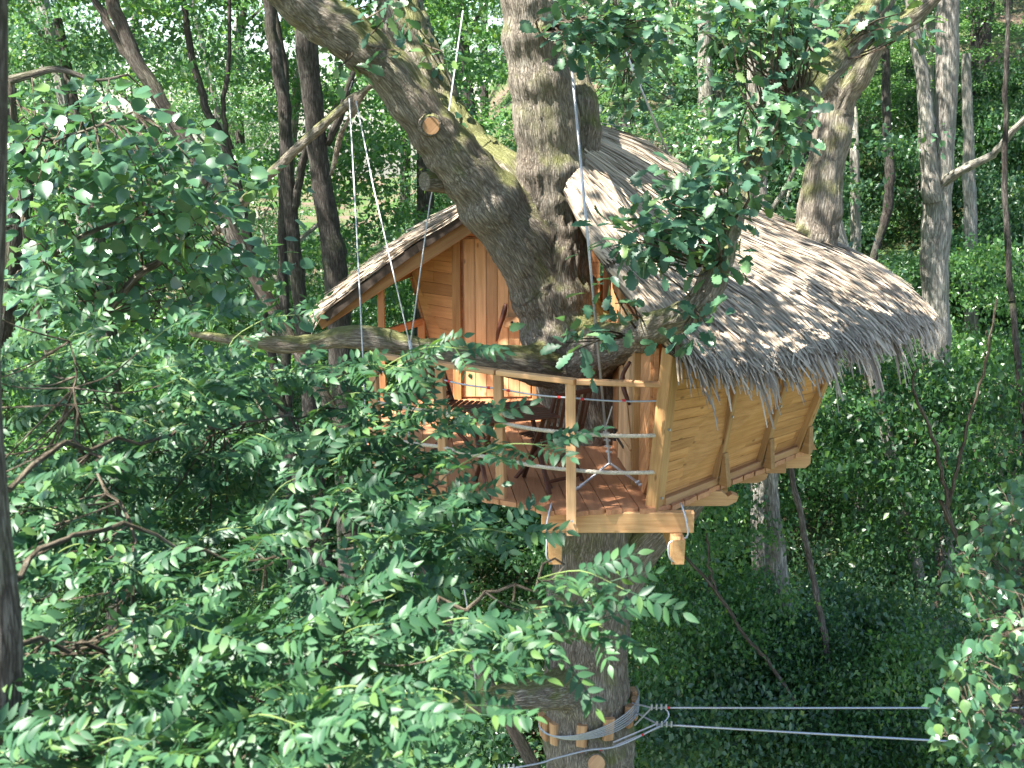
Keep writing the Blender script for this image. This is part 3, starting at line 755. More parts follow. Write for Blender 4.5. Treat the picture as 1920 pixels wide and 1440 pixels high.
# ---- rake beam on the left, post and back rail
rb0, rb1 = PY(598, 606, 14.3), PY(890, 418, 14.3)
rd = (rb1 - rb0).normalized(); rb1 = rb1 + rd * .7
timber(rb0, rb1, .07, .16, 'rake_beam', 'post')
pt = PY(713, 545, 14.35); timber(Vector((pt.x, 14.4, DZ)), Vector((pt.x, 14.4, pt.z + .04)), .08, .08, 'eave_post', 'front', up=Vector((0, 1, 0)))
r0, r1 = PY(722, 624, 14.4), PY(792, 602, 15.0); timber(r0, r1, .05, .09, 'back_rail', 'front')
p1 = PY(790, 600, 15.0); timber(Vector((p1.x, 15.0, DZ)), Vector((p1.x, 15.0, p1.z)), .09, .07, 'rail_post', 'front', up=Vector((0, 1, 0)))
timber(PY(716, 528, 14.4), PY(770, 510, 15.2), .05, .12, 'eave_beam', 'post')

# ---- roof
def coons(top, left, right, bot):
    def ev(c):
        P = catmull([tuple(p) for p in c], 12); L = np.concatenate([[0], np.cumsum(np.linalg.norm(np.diff(P, axis=0), axis=1))]); L /= L[-1]
        return lambda t: np.stack([np.interp(t, L, P[:, i]) for i in range(3)], -1)
    T, Lf, Rt, B = ev(top), ev(left), ev(right), ev(bot)
    c00, c10, c01, c11 = T(0.), T(1.), B(0.), B(1.)
    def S(s, t):
        s = np.asarray(s, float); t = np.asarray(t, float); tc = np.clip(t, 0, 1); s_ = s[..., None]; t_ = tc[..., None]
        p = (1 - t_) * T(s) + t_ * B(s) + (1 - s_) * Lf(tc) + s_ * Rt(tc) - ((1 - s_) * (1 - t_) * c00 + s_ * (1 - t_) * c10 + (1 - s_) * t_ * c01 + s_ * t_ * c11)
        return p
    return S
rtop = [PY(1062, 345, 12.25), PY(1082, 318, 12.5), PY(1098, 262, 13.1), PY(1122, 241, 13.5)]
rleft = [PY(1062, 345, 12.25), PY(1112, 445, 11.75), PY(1185, 548, 11.05), PY(1265, 648, 10.22)]
rright = [PY(1122, 241, 13.5), PY(1210, 276, 13.9), PY(1290, 324, 14.1), PY(1430, 404, 14.2), PY(1600, 478, 14.2), PY(1690, 538, 13.9), PY(1742, 590, 13.3)]
reave = [PY(1265, 648, 10.22), PZ(1345, 686, 9.28), PZ(1480, 668, 9.28), PZ(1620, 632, 9.28), PZ(1700, 603, 9.3), PY(1742, 590, 13.3)]
RS = coons(rtop, rleft, rright, reave)
ltop_f, lend_f = PY(1000, 300, 14.2), PY(604, 592, 14.15)
lleft = [lend_f, PY(745, 482, 14.2), PY(872, 398, 14.2), ltop_f]
LS = coons([ltop_f, ltop_f + Vector((.5, .9, .25)), ltop_f + Vector((.9, 2.2, .1))], lleft[::-1], [ltop_f + Vector((.9, 2.2, .1)), lend_f + Vector((1.2, 2.9, .75)), lend_f + Vector((.3, 3.0, .0))], [lend_f, lend_f + Vector((-.1, 1.5, -.02)), lend_f + Vector((.3, 3.0, 0))])
# back slope joins the hip line to the far eave
bt = [Vector(p) for p in rright]
BS = coons([PY(1122, 241, 13.5), ltop_f + Vector((.7, 1.2, .25)), ltop_f + Vector((.9, 2.2, .1))], bt, [ltop_f + Vector((.9, 2.2, .1)), Vector((1.1, 16.6, 10.1)), Vector((1.4, 17.2, 9.3))], [Vector(rright[-1]), Vector((3.7, 15.4, 9.3)), Vector((1.4, 17.2, 9.3))])
# front slope between left rake and trunk
def patch_mesh(S, ns, nt, thick, b):
    s, t = np.meshgrid(np.linspace(0, 1, ns), np.linspace(0, 1, nt)); p = S(s, t)
    du = np.gradient(p, axis=1); dv = np.gradient(p, axis=0); n = np.cross(du, dv); n /= np.linalg.norm(n, axis=2, keepdims=True) + 1e-9
    n *= np.sign(n[..., 2:3] + 1e-9)
    q = p - n * thick; P = np.concatenate([p.reshape(-1, 3), q.reshape(-1, 3)]); N = ns * nt; f = []
    for j in range(nt - 1):
        for i in range(ns - 1):
            k = j * ns + i; f += [(k, k + 1, k + ns + 1, k + ns), (N + k, N + k + ns, N + k + ns + 1, N + k + 1)]
    ring = [i for i in range(ns)] + [j * ns + ns - 1 for j in range(1, nt)] + [(nt - 1) * ns + i for i in range(ns - 2, -1, -1)] + [j * ns for j in range(nt - 2, 0, -1)]
    for a, c in zip(ring, ring[1:] + ring[:1]): f.append((a, N + a, N + c, c))
    b.add([tuple(v) for v in P], f)
base = MB()
patch_mesh(RS, 24, 24, .09, base); patch_mesh(LS, 10, 14, .09, base); patch_mesh(BS, 12, 12, .09, base)
roof = base.build('roof', M['thatch_base'], house)
for u in np.linspace(.15, .85, 4):       # rafters under the right slope
    p = RS(np.full(6, u), np.linspace(.1, .95, 6)); m = MB(); m.tube([Vector(q) - Vector((0, 0, .13)) for q in p], .035, 6); m.build('rafter', M['post'], roof)

def strand_geo(P, N, W, fold):
    """ribbons: P (K,m,3) centre lines, N (K,m,3) normals, W (K,m) half widths -> verts, quads, gco"""
    K, m, _ = P.shape
    T = np.gradient(P, axis=1); T /= np.linalg.norm(T, axis=2, keepdims=True) + 1e-9
    side = np.cross(T, N); side /= np.linalg.norm(side, axis=2, keepdims=True) + 1e-9
    up = np.cross(side, T)
    w = W[..., None]; fz = fold[:, None, None]
    V = np.stack([P - side * w - up * w * fz, P, P + side * w - up * w * fz], 2)          # K,m,3,3
    L = np.cumsum(np.concatenate([np.zeros((K, 1)), np.linalg.norm(np.diff(P, axis=1), axis=2)], 1), 1)
    o = rng.uniform(0, 60, (K, 1, 1))
    G = np.stack([np.broadcast_to(L[..., None] + o, (K, m, 3)), np.broadcast_to(np.array([-1, 0, 1]) * .01, (K, m, 3)) + o, np.zeros((K, m, 3))], -1)
    base_ = (np.arange(m - 1)[:, None] * 3 + np.arange(2)[None]).reshape(-1)
    fq = np.stack([base_, base_ + 1, base_ + 4, base_ + 3], 1)
    Fq = (fq[None] + (np.arange(K) * m * 3)[:, None, None]).reshape(-1, 4)
    return V.reshape(-1, 3), Fq, G.reshape(-1, 3)
def surf_n(S, s, t):
    e = 1e-3; du = S(np.clip(s + e, 0, 1), t) - S(np.clip(s - e, 0, 1), t); dv = S(s, np.clip(t + e, 0, 1)) - S(s, np.clip(t - e, 0, 1))
    n = np.cross(du, dv); n /= np.linalg.norm(n, axis=-1, keepdims=True) + 1e-12
    return n * np.sign(n[..., 2:3] + 1e-9)
def thatch_strands(S, K, length, m=6, srange=(0, 1), width=.0145, lift=.05):
    s0 = rng.uniform(*srange, K); t0 = rng.uniform(-.05, .97, K)
    Lp = np.linalg.norm(np.diff(S(np.repeat(s0[:, None], 9, 1), np.linspace(0, 1, 9)[None].repeat(K, 0)), axis=1), axis=2).sum(1)
    dt = rng.uniform(.55, 1.3, K) * length / np.maximum(Lp, .6)
    k = np.linspace(0, 1, m)[None]
    dt = np.minimum(dt, np.maximum(1 + rng.uniform(.03, .2, K) / Lp - t0, .04))
    t = t0[:, None] + dt[:, None] * k
    s = np.clip(s0[:, None] + rng.normal(0, .017, K)[:, None] * k * length / .6 + rng.normal(0, .010, K)[:, None] * k * k, 0, 1)
    P = S(s, np.clip(t, 0, 1)); N = surf_n(S, s, np.clip(t, .002, .998))
    h0 = rng.uniform(.004, .065, K)[:, None]; lf = np.abs(rng.normal(0, lift, K))[:, None]
    P = P + N * (h0 + lf * (k ** 2))[..., None]
    over = np.maximum(t - 1, 0) * Lp[:, None]
    e = S(s, np.full_like(s, 1.0)) - S(s, np.full_like(s, .96)); e /= np.linalg.norm(e, axis=-1, keepdims=True)
    P = P + e * over[..., None]; P[..., 2] -= over * over * 1.1
    N = N + rng.normal(0, .25, (K, 1, 3))
    W = (rng.uniform(.6, 1.35, K) * width)[:, None] * (1 - .5 * k ** 3) 
    return strand_geo(P, N, W, rng.uniform(-.2, .6, K))
def fringe(S, K, srange, droop, width=.0125, m=7, Lr=(.3, .6)):
    s0 = np.sort(rng.uniform(*srange, K)); L = rng.uniform(*Lr, K)
    cl = .75 + .35 * np.sin(s0 * 60) * np.sin(s0 * 23 + 1); L = L * cl
    k = np.linspace(0, 1, m)[None]
    s = np.clip(s0[:, None] + rng.normal(0, .018, K)[:, None] * k + 0 * k, 0, 1)
    E = S(s, np.full_like(s, 1.0)); e = E - S(s, np.full_like(s, .95)); e /= np.linalg.norm(e, axis=-1, keepdims=True)
    N = surf_n(S, s, np.full_like(s, .998))
    dist = -.28 + (L + .28)[:, None] * k
    P = E + e * dist[..., None] + N * (rng.uniform(.0, .07, K)[:, None] + 0 * k)[..., None]
    ov = np.maximum(dist + .12, 0); P[..., 2] -= droop * rng.uniform(.6, 1.4, K)[:, None] * ov ** 2
    P[..., 0] += rng.normal(0, .05, K)[:, None] * k ** 2; P[..., 1] += rng.normal(0, .05, K)[:, None] * k ** 2
    W = (rng.uniform(.6, 1.3, K) * width)[:, None] * (1 - .6 * k ** 4)
    return strand_geo(P, N + rng.normal(0, .3, (K, 1, 3)), W, rng.uniform(-.2, .6, K)), K, m
horg = np.array(house.location)
def add_stuff(name, geo, material, parent):
    v, f, g = geo; me = np_mesh(name, v - horg, f, False, {'gco': g}); return link(name, me, material, parent, 'stuff')
parts = [thatch_strands(RS, 8500, .95, 7, lift=.018, width=.0105), thatch_strands(LS, 1500, .7, 6, (0, 1), .014, .03), thatch_strands(BS, 1500, .8, 5, width=.02)]
(fgeo, K, mseg) = fringe(RS, 700, (.0, 1), 1.2, .0145, Lr=(.14, .29))
parts.append(fgeo)
parts.append(fringe(LS, 200, (0, 1), 1.2, .0145, Lr=(.08, .2))[0])
parts.append(fringe(BS, 80, (.35, 1), 1.2)[0])
off = 0; V, Fq, G = [], [], []
for v, f, g in parts: V.append(v); Fq.append(f + off); G.append(g); off += len(v)
add_stuff('thatch', (np.concatenate(V), np.concatenate(Fq), np.concatenate(G)), M['thatch'], roof)
# the 300 lowest strands of the right eave, one object each
(v, f, g), K, mseg = fringe(RS, 300, (.0, .97), 1.6, .0145, 7, (.19, .37))
vp = mseg * 3; fp = (mseg - 1) * 2
for k in range(K):
    me = np_mesh('thatch_strand', v[k * vp:(k + 1) * vp] - horg, f[:fp], False, {'gco': g[k * vp:(k + 1) * vp]}); link('thatch_strand', me, M['thatch'], roof)
# rolled thatch along the open edges by the trunk
def rolled(path, r_, n, ncoil):
    P = catmull([tuple(p) for p in path], 8); K = n
    t = rng.uniform(0, .75, K); m = 6; k = np.linspace(0, 1, m)[None]; tt = np.clip(t[:, None] + .28 * k, 0, 1)
    idx = tt * (len(P) - 1); c = np.stack([np.interp(idx, np.arange(len(P)), P[:, i]) for i in range(3)], -1)
    tan = np.gradient(P, axis=0); tan = np.stack([np.interp(idx, np.arange(len(P)), tan[:, i]) for i in range(3)], -1); tan /= np.linalg.norm(tan, axis=-1, keepdims=True)
    u = np.cross(tan, np.array([0, 0, 1.])); u /= np.linalg.norm(u, axis=-1, keepdims=True); w = np.cross(u, tan)
    ang = rng.uniform(0, 6.283, K)[:, None] + ncoil * k; e = u * np.cos(ang)[..., None] + w * np.sin(ang)[..., None]
    rr = r_ * rng.uniform(.75, 1.05, K)[:, None, None]
    return strand_geo(c + e * rr, e, (rng.uniform(.6, 1.3, K) * .0125)[:, None] * (1 - .7 * k ** 3), rng.uniform(0, .5, K))
parts = [rolled([PY(1068, 352, 12.1), PY(1112, 440, 11.65), PY(1150, 500, 11.3)], .075, 300, .9), rolled([PY(1104, 262, 13.0), PY(1112, 256, 13.3), PY(1200, 280, 13.85), PY(1290, 326, 14.05)], .07, 260, .5), rolled([PY(1150, 500, 11.3), PY(1190, 555, 11.0), PY(1268, 655, 10.15)], .06, 260, .5)]
off = 0; V, Fq, G = [], [], []
for v, f, g in parts: V.append(v); Fq.append(f + off); G.append(g); off += len(v)
add_stuff('edge_thatch', (np.concatenate(V), np.concatenate(Fq), np.concatenate(G)), M['thatch'], roof)

# ---- railing
rail = empty('railing', (0, 11, DZ)); rail.parent = house; rail.location = Vector((0, 0, 0))
def railing():
    posts = [(PZ(711, 884, DZ), 9.13), (PZ(834, 908, DZ), 9.13), (PZ(941, 932, DZ), 9.13), (PZ(1071, 956, DZ), 9.13)]
    tops = []
    po = []
    rm = MB(); 
    pr = None
    T = []
    for k, (b, zt) in enumerate(posts):
        b = b + Vector((0, -.03, 0)); lean = Vector((-.03 if k < 3 else -.02, 0, 0))
        bot = b + (Vector((0, -.03, -.2)) if k == 3 else Vector((0, 0, -.05)))
        t = Vector((b.x, b.y, zt)) + lean
        m = MB(); m.beam(bot + (Vector((0, -.02, 0)) if k == 3 else Vector((0, 0, 0))), t, .085, .06, up=Vector((.55 if k < 3 else 0, 1, 0)).normalized())
        o = m.build('post', M['rail'], rail_root); po.append(o); T.append(t)
        if k == 3:
            for dz in (-.06, -.15):
                c = b + Vector((0, -.09, dz)); m = MB(); m.tube([c, c + Vector((0, -.02, 0))], .011, 8); m.build('bolt', M['steel'], o)
    end = PY(1237, 725, 10.36); T.append(Vector((end.x, end.y, end.z)))
    for a, b in ((T[0] - (T[2] - T[0]).normalized() * .06, T[2] - (T[2] - T[0]).normalized() * .02), (T[2] + Vector((.0, 0, 0)), T[3] + (T[3] - T[2]).normalized() * .05), (T[3] + (T[3] - T[2]).normalized() * .052, T[4])):
        m = MB(); m.beam(a + Vector((0, 0, .02)), b + Vector((0, 0, .02)), .085, .045); m.build('rail', M['rail'], rail_root)
    for dz, r_, mm, nm in ((-.125, .008, 'steel', 'wire'), (-.43, .016, 'rope', 'rope'), (-.76, .016, 'rope', 'rope')):
        pts = []
        for k in range(4):
            a, b = T[k], T[k + 1]
            for u in np.linspace(0, 1, 7)[:-1]:
                p = a.lerp(b, u) + Vector((0, .0, dz - .016 * math.sin(math.pi * u)))
                pts.append(p)
        pts.append(T[4] + Vector((0, .0, dz)))
        m = MB(); m.tube(pts, r_, 8); o = m.build(nm, M[mm], rail_root)
        if nm == 'rope':           # laid strands winding round the core
            for st in range(3):
                h = []; L = 0; q = np.array([tuple(p) for p in pts]); LL = np.concatenate([[0], np.cumsum(np.linalg.norm(np.diff(q, axis=0), axis=1))])
                nn = int(LL[-1] / .018)
                for z in np.linspace(0, LL[-1], nn):
                    c = [np.interp(z, LL, q[:, i]) for i in range(3)]; an = z * 55 + st * 2.094
                    h.append(Vector((c[0] + .3 * r_ * math.cos(an), c[1] - .5 * r_ * math.cos(an), c[2] + r_ * .62 * math.sin(an))))
                m = MB(); m.tube(h, r_ * .62, 5); m.build('strand', M['rope'], o)
        else:
            for k in range(1, 5):
                for sgn in (-1, 1):
                    if k == 4 and sgn > 0: continue
                    nxt = T[min(k + 1, 4)] if sgn > 0 else T[k - 1]
                    p = T[k] + (nxt - T[k]).normalized() * (.09 if k < 4 else .3) + Vector((0, 0, dz - .008)); q = p + (nxt - T[k]).normalized() * .03
                    m = MB(); m.tube([p, q], .012, 8); m.build('tape', M['red'], o)
    return T
rail_root = rail
RAILT = railing()

# cabling and bridle on the deck corner -----------------------------------------
def cable(name, pts, r_, mm, label, cat='cable', group=None, n=6):
    P = [Vector(p) for p in pts]; root = empty(name, P[0], label, cat, group)
    m = MB(); m.tube(P, r_, n); m.build('line', M[mm], root, smooth=True); return root
c1 = cable('steel_cable', [PY(1066, 60, 11.4), PY(1135, 800, 10.9)], .0125, 'steel', 'steel suspension cable running down right of the trunk to the deck turnbuckle')
y_ = PY(1143, 868, 10.9)
for k, py in enumerate((800, 812, 826, 838, 848)):
    p = PY(1135 + k * 1.6, py, 10.9); m = MB(); m.tube([p + Vector((-.03, 0, .008)), p + Vector((.03, 0, .0))], .011, 6); m.build('clamp', M['steel'], c1)
m = MB(); m.tube([PY(1135, 800, 10.9), PY(1140, 835, 10.9), y_], .013, 8); m.build('turnbuckle', M['steel'], c1)
m = MB(); m.tube([PY(1136, 800, 10.9), PY(1148, 762, 10.88)], .008, 6); m.build('tail', M['steel'], c1)
for q in (PZ(1080, 918, DZ + .01), PZ(1207, 912, DZ + .05)):
    m = MB(); m.tube([y_, q], .012, 6); m.build('bridle_leg', M['steel'], c1)
    d = (q - y_); 
    for u in (.82, .92): 
        p = y_ + d * u; m = MB(); m.tube([p - Vector((.02, 0, .01)), p + Vector((.02, 0, .01))], .016, 6); m.build('clamp', M['steel'], c1)
cable('steel_cable', [PY(1160, 66, 13.6), PY(1258, 300, 14.0)], .011, 'steel', 'steel cable slanting down from the oak crown to the thatch ridge')
rp1 = cable('rope', [PY(655, 185, 14.3), PY(668, 420, 12.6), PY(682, 700, 11.4), PY(690, 900, 11.2), PY(701, 1150, 11.1), PY(705, 1230, 11.1)], .0075, 'cord', 'pale hoisting rope hanging from the black pulley left of the treehouse', 'rope')
m = MB(); p = PY(655, 186, 14.3); m.beam(p + Vector((0, 0, -.06)), p + Vector((0, 0, .08)), .07, .05); m.tube([p + Vector((0, 0, .08)), p + Vector((.03, .1, .2))], .012, 6); m.build('pulley', M['iron'], rp1)
cable('rope', [PY(668, 190, 14.3), PY(700, 350, 13.2), PY(770, 652, 11.9)], .0075, 'cord', 'pale rope slanting from the pulley branch to the knot above the railing', 'rope')
k1 = cable('rope', [PY(868, 20, 13.2), PY(840, 222, 12.8), PY(806, 380, 12.5), PY(768, 655, 11.9)], .0075, 'cord', 'pale rope dropping from behind the forked limb to the knot above the railing', 'rope')
m = MB(); m.tube(catmull([tuple(PY(768, 640, 11.85)), tuple(PY(772, 668, 11.7)), tuple(PY(762, 690, 11.7)), tuple(PY(768, 712, 11.7))], 3), .017, 6); m.build('knot', M['cord'], k1)
m = MB(); m.tube([PY(768, 690, 11.7), PY(765, 740, 11.7), PY(772, 1090, 11.6), PY(776, 1165, 11.6)], .010, 6); m.build('tail', M['cord'], k1)
m = MB(); m.tube([PY(748, 672, 11.7), PY(770, 745, 11.7)], .010, 6); m.build('tail', M['cord'], k1)
cable('rope', [PY(835, 905, 11.6), PY(880, 1160, 11.4), PY(893, 1300, 11.4)], .008, 'cord', 'thin pale line hanging below the deck beside the trunk', 'rope')
# lashings round the two joist ends
for px in (1041, 1271):
    c = PY(px, 1000, 10.2); m = MB()
    s_ = -1 if px < 1100 else 1
    loop = [Vector((c.x + s_ * .03, 10.28, DZ + .06)), Vector((c.x + s_ * .07, 10.2, 7.92)), Vector((c.x + s_ * .075, 10.18, 7.78)), Vector((c.x - .075, 10.16, 7.74)), Vector((c.x - .07, 10.14, 7.6)), Vector((c.x + .02, 10.2, 7.53))]
    m.tube(catmull([tuple(p) for p in loop], 4), .0085, 6); m.build('lashing', M['steel'], house, smooth=True)
# ---- trunk anchor with blocks and cables
anc = empty('cable_anchor', PY(1105, 1380, 12.3), 'steel cable wrapped round the lower oak trunk over wooden blocks', 'cable anchor')
tc_ = PY(1103, 1375, 12.85); rad = pxw(176, 12.85) * 1.03
def ringpt(a, z, k=1.0): return Vector((tc_.x + math.cos(a) * rad * k, 12.85 + math.sin(a) * rad * k, z))
zr = PY(1103, 1385, 12.3).z
for w in range(6):
    pts = [ringpt(a, zr + .01 + w * .016 + .10 * math.cos(a) + (.02 * w * math.cos(a)), 1.10 + .004 * (w % 2)) for a in np.linspace(-math.pi * 1.05, .25, 30)]
    m = MB(); m.tube(pts, .0085, 6); m.build('cable_turn', M['steel'], anc)
for a in (-3.0, -2.75, -2.42, -1.78, -1.22, -.62, -.3, .1):
    m = MB(); z = zr + .05 + .12 * math.cos(a); tang = Vector((-math.sin(a), math.cos(a), 0))
    c = ringpt(a, z, 1.03); m.beam(c + Vector((0, 0, -.13)), c + Vector((random.uniform(-.02, .02), 0, .12)), .10 + random.uniform(0, .03), .07, up=Vector((math.cos(a), math.sin(a), 0)), bev=.015); m.build('block', M['cutwood'], anc)
k1p, k2p = PY(1222, 1327, 12.4), PY(1236, 1358, 12.3)
for a_, b_ in (((1185, 1318, 12.6), (1222, 1327, 12.4)), ((1190, 1360, 12.5), (1222, 1327, 12.4)), ((1190, 1335, 12.6), (1232, 1357, 12.3)), ((1150, 1392, 12.3), (1232, 1357, 12.3)), ((1150, 1400, 12.25), (1240, 1362, 12.3))):
    m = MB(); m.tube([PY(*a_), PY(*b_)], .010, 6); m.build('cable_turn', M['steel'], anc)
m = MB(); m.tube(catmull([tuple(PY(1245, 1325, 12.4)), tuple(PY(1254, 1340, 12.38)), tuple(PY(1244, 1356, 12.3))], 5), .009, 6); m.build('cable_turn', M['steel'], anc)
for x0, y0, Yq in ((1222, 1326, 12.38), (1232, 1358, 12.28)):
    for k in range(4):
        p = PY(x0 + k * 9, y0, Yq); m = MB(); m.tube([p + Vector((0, 0, -.03)), p + Vector((0, 0, .035))], .012, 6); m.build('clamp', M['steel'], anc)
for px, py in ((1254, 1327), (1205, 1378), (1090, 1410), (1127, 1406)):
    p = PY(px, py, 12.2); m = MB(); m.tube([p + Vector((-.012, 0, 0)), p + Vector((.012, 0, .004))], .013, 8); m.build('tape', M['red'], anc)
cable('steel_cable', [PY(1222, 1327, 12.4), PY(1500, 1327.5, 12.6), PY(2300, 1327, 13)], .0125, 'steel', 'upper of two taut steel cables running right from the lower trunk')
cable('steel_cable', [PY(1232, 1358, 12.3), PY(1500, 1374, 12.3), PY(2300, 1420, 12.2)], .0135, 'steel', 'lower of two taut steel cables running right from the lower trunk')
c3 = cable('steel_cable', [tuple(p) for p in catmull([tuple(PY(1238, 1361, 12.25)), tuple(PY(1160, 1398, 12.15)), tuple(PY(1100, 1407, 12.1)), tuple(PY(1040, 1422, 12.0)), tuple(PY(980, 1437, 11.9)), tuple(PY(700, 1480, 11.5))], 5)], .0115, 'steel', 'slack steel cable leaving the trunk wrap towards the lower left')
for k in range(4):
    p = PY(936 + k * 9, 1438, 11.87); m = MB(); m.tube([p + Vector((0, 0, -.03)), p + Vector((0, 0, .03))], .012, 6); m.build('clamp', M['steel'], c3)

# ---- folding table and chairs ---------------------------------------------------
def place(root, loc, rz):
    root.location = loc; root.rotation_euler = (0, 0, rz)
def fold_chair(loc, rz, label):
    root = empty('folding_chair', (0, 0, 0), label, 'chair', 'brown folding chairs on the deck')
    for k in range(7):
        m = MB(); y = -.19 + k * .06; m.beam((-.22, y, .44), (.22, y, .44), .045, .018); m.build('seat_slat', M['brown'], root)
    for sx in (-.22, .22):
        m = MB(); m.beam((sx, -.26, 0), (sx, .20, .46), .03, .035); m.build('leg', M['brown'], root)
        m = MB(); m.beam((sx * .9, .22, 0), (sx * .9, -.05, .42), .03, .035); m.build('leg', M['brown'], root)
        m = MB(); m.beam((sx, .14, .40), (sx, .30, .92), .03, .04); m.build('back_post', M['brown'], root)
    for k in range(5):
        x = -.16 + k * .08; m = MB(); m.beam((x, .20, .52), (x, .285, .87), .04, .014, up=Vector((0, 1, 0))); m.build('back_slat', M['brown'], root)
    for z, y in ((.52, .195), (.88, .29)):
        m = MB(); m.beam((-.22, y, z), (.22, y, z), .03, .045); m.build('back_rail', M['brown'], root)
    m = MB(); m.beam((-.2, .2, .06), (.2, .2, .06), .03, .03); m.build('stretcher', M['brown'], root)
    place(root, loc, rz); return root
tb = empty('folding_table', (0, 0, 0), 'dark brown slatted folding table on the deck beside the trunk', 'table')
for k in range(9):
    m = MB(); y = -.32 + k * .08; m.beam((-.36, y, .72), (.36, y, .72), .066, .02); m.build('top_slat', M['brown'], tb)
for sx in (-.3, .3):
    m = MB(); m.beam((sx, -.33, .69), (sx, .33, .69), .04, .04); m.build('frame', M['brown'], tb)
    m = MB(); m.beam((sx * .95, -.3, 0), (sx * .95, .26, .69), .04, .03); m.build('leg', M['brown'], tb)
    m = MB(); m.beam((sx * .8, .3, 0), (sx * .8, -.26, .69), .04, .03); m.build('leg', M['brown'], tb)
t0 = PZ(955, 772, DZ + .72); place(tb, (t0.x, t0.y, DZ + .001), R(18))
q = PZ(1030, 905, DZ); fold_chair((q.x + .02, q.y + .1, DZ + .001), R(-140), 'brown folding chair right of the table, against the oak trunk')
q = PZ(862, 845, DZ); fold_chair((q.x, q.y + .15, DZ + .001), R(75), 'brown folding chair at the left end of the table near the door')

# ================================================================== FOREST
def pixel_tree(name, stems, material, label, leafy=None, group=None, n=10):
    """a tree whose stems follow lines traced in the photograph; each stem [(px, py, Y, width px)]"""
    f = stems[0]; b = PY(*f[0][:3]); gz = float(ground_z(b.x, b.y))
    root = empty(name, Vector((b.x, b.y, min(gz, b.z))), label, 'tree', group)
    for k, st in enumerate(stems):
        P = [(*PY(px, py, y), pxw(w, y)) for px, py, y, w in st]
        if k == 0 and b.z > gz: 
            dd = np.array(P[0]) - np.array(P[1]); P = [(b.x + (b.z - gz) * float(np.clip(dd[0] / max(abs(dd[2]), .05), -1.5, 1.5)), b.y, gz - .2, P[0][3] * 1.15)] + P
        S = catmull(P, 5); S[:, 3] *= 1 + .05 * rng.normal(size=len(S)); S[:, :2] += rng.normal(0, .01, (len(S), 2))
        m = MB(); m.tube([Vector(s[:3]) for s in S], [max(s, .004) for s in S[:, 3]], n); m.build('trunk' if k == 0 else 'limb', M[material], root, smooth=True)
    return root
def crown_mesh(n, rx, rz, nclump, leaf, seed, material, spread=.5, flat=.6):
    g = np.random.default_rng(seed)
    c = g.normal(size=(nclump, 3)); c /= np.linalg.norm(c, axis=1, keepdims=True); c *= (g.uniform(.25, 1, (nclump, 1)) ** .6)
    c = c * np.array([rx, rx, rz])
    w = g.integers(0, nclump, n); p = c[w] + g.normal(size=(n, 3)) * spread * np.array([1, 1, flat])
    d = g.normal(size=(n, 3)); d[:, 2] -= .3; nn = g.normal(size=(n, 3)) * .7 + np.array([0, 0, .8])
    tv, tf = tm(DIAMOND); me = scatter_mesh('crown', tv, tf, p, frames(d, nn), leaf * g.uniform(.6, 1.3, n)); me.materials.append(material); return me
CROWN = [crown_mesh(10500, 2.6, 4.2, 42, .115, 11, M['wood1'], .40, .30), crown_mesh(10500, 3.0, 3.6, 40, .115, 12, M['wood1'], .42, .30),
         crown_mesh(10500, 2.4, 4.6, 40, .115, 13, M['wood2'], .40, .30), crown_mesh(10500, 3.2, 3.4, 40, .12, 14, M['wood2'], .46, .30),
         crown_mesh(8500, 2.2, 3.8, 32, .105, 15, M['wood1'], .34, .30)]
BUSH = [crown_mesh(9000, 1.5, 1.1, 34, .085, 21, M['under'], .3, .35), crown_mesh(9000, 1.7, 1.2, 32, .095, 22, M['wood2'], .32, .35), crown_mesh(9000, 1.4, 1.3, 30, .08, 23, M['wood1'], .3, .35)]
def crown_on(root, loc, me, s, rz=0, name='crown', sz=1.0):
    o = bpy.data.objects.new(name, me); C.objects.link(o); o.parent = root; o.location = Vector(loc) - root.location
    o.rotation_euler = (0, 0, rz); o.scale = (s, s, s * sz); return o

t1 = pixel_tree('tree', [[(645, 800, 18.5, 48), (632, 540, 18.5, 46), (620, 440, 18.5, 42), (600, 330, 18.4, 38), (582, 150, 18.2, 38), (570, 0, 18, 38), (560, -250, 18, 30)], [(615, 270, 18.3, 14), (640, 210, 18.2, 14), (665, 120, 18.1, 10)]], 'darkbark', 'dark straight trunk just left of the thatched left gable')
t2 = pixel_tree('tree', [[(575, 700, 19, 30), (562, 560, 19, 28), (548, 440, 19, 26), (538, 300, 19, 24), (530, 180, 19, 24), (505, 20, 19, 20), (495, -200, 19, 16)], [(548, 400, 19, 16), (570, 300, 18.8, 14), (585, 230, 18.6, 10)]], 'darkbark', 'slim dark trunk with a side branch, second to the left of the gable')
t3 = pixel_tree('tree', [[(535, 640, 20, 18), (530, 480, 20, 18), (530, 320, 20, 17), (535, 150, 20, 15), (510, 0, 20, 12)]], 'darkbark', 'thinnest dark stem standing behind the slim forked trunk left of the gable')
t4 = pixel_tree('tree', [[(560, 660, 15, 26), (450, 470, 15, 30), (385, 325, 15, 30), (335, 240, 15, 29), (262, 125, 15, 27), (215, 20, 15, 24), (170, -120, 15, 18)], [(258, 130, 15, 16), (215, 70, 15.1, 15), (175, -10, 15.2, 13)]], 'greybark', 'leaning brown trunk slanting up to the left in the upper left forest')
t5 = pixel_tree('tree', [[(470, 480, 19, 18), (432, 300, 19, 17), (405, 240, 19, 16), (380, 180, 19, 14), (352, 60, 19, 12), (330, -120, 19, 9)], [(433, 280, 19, 10), (418, 200, 19, 9), (430, 100, 19, 8), (425, -100, 19, 6)]], 'darkbark', 'slender twin stem behind the leaning brown trunk')
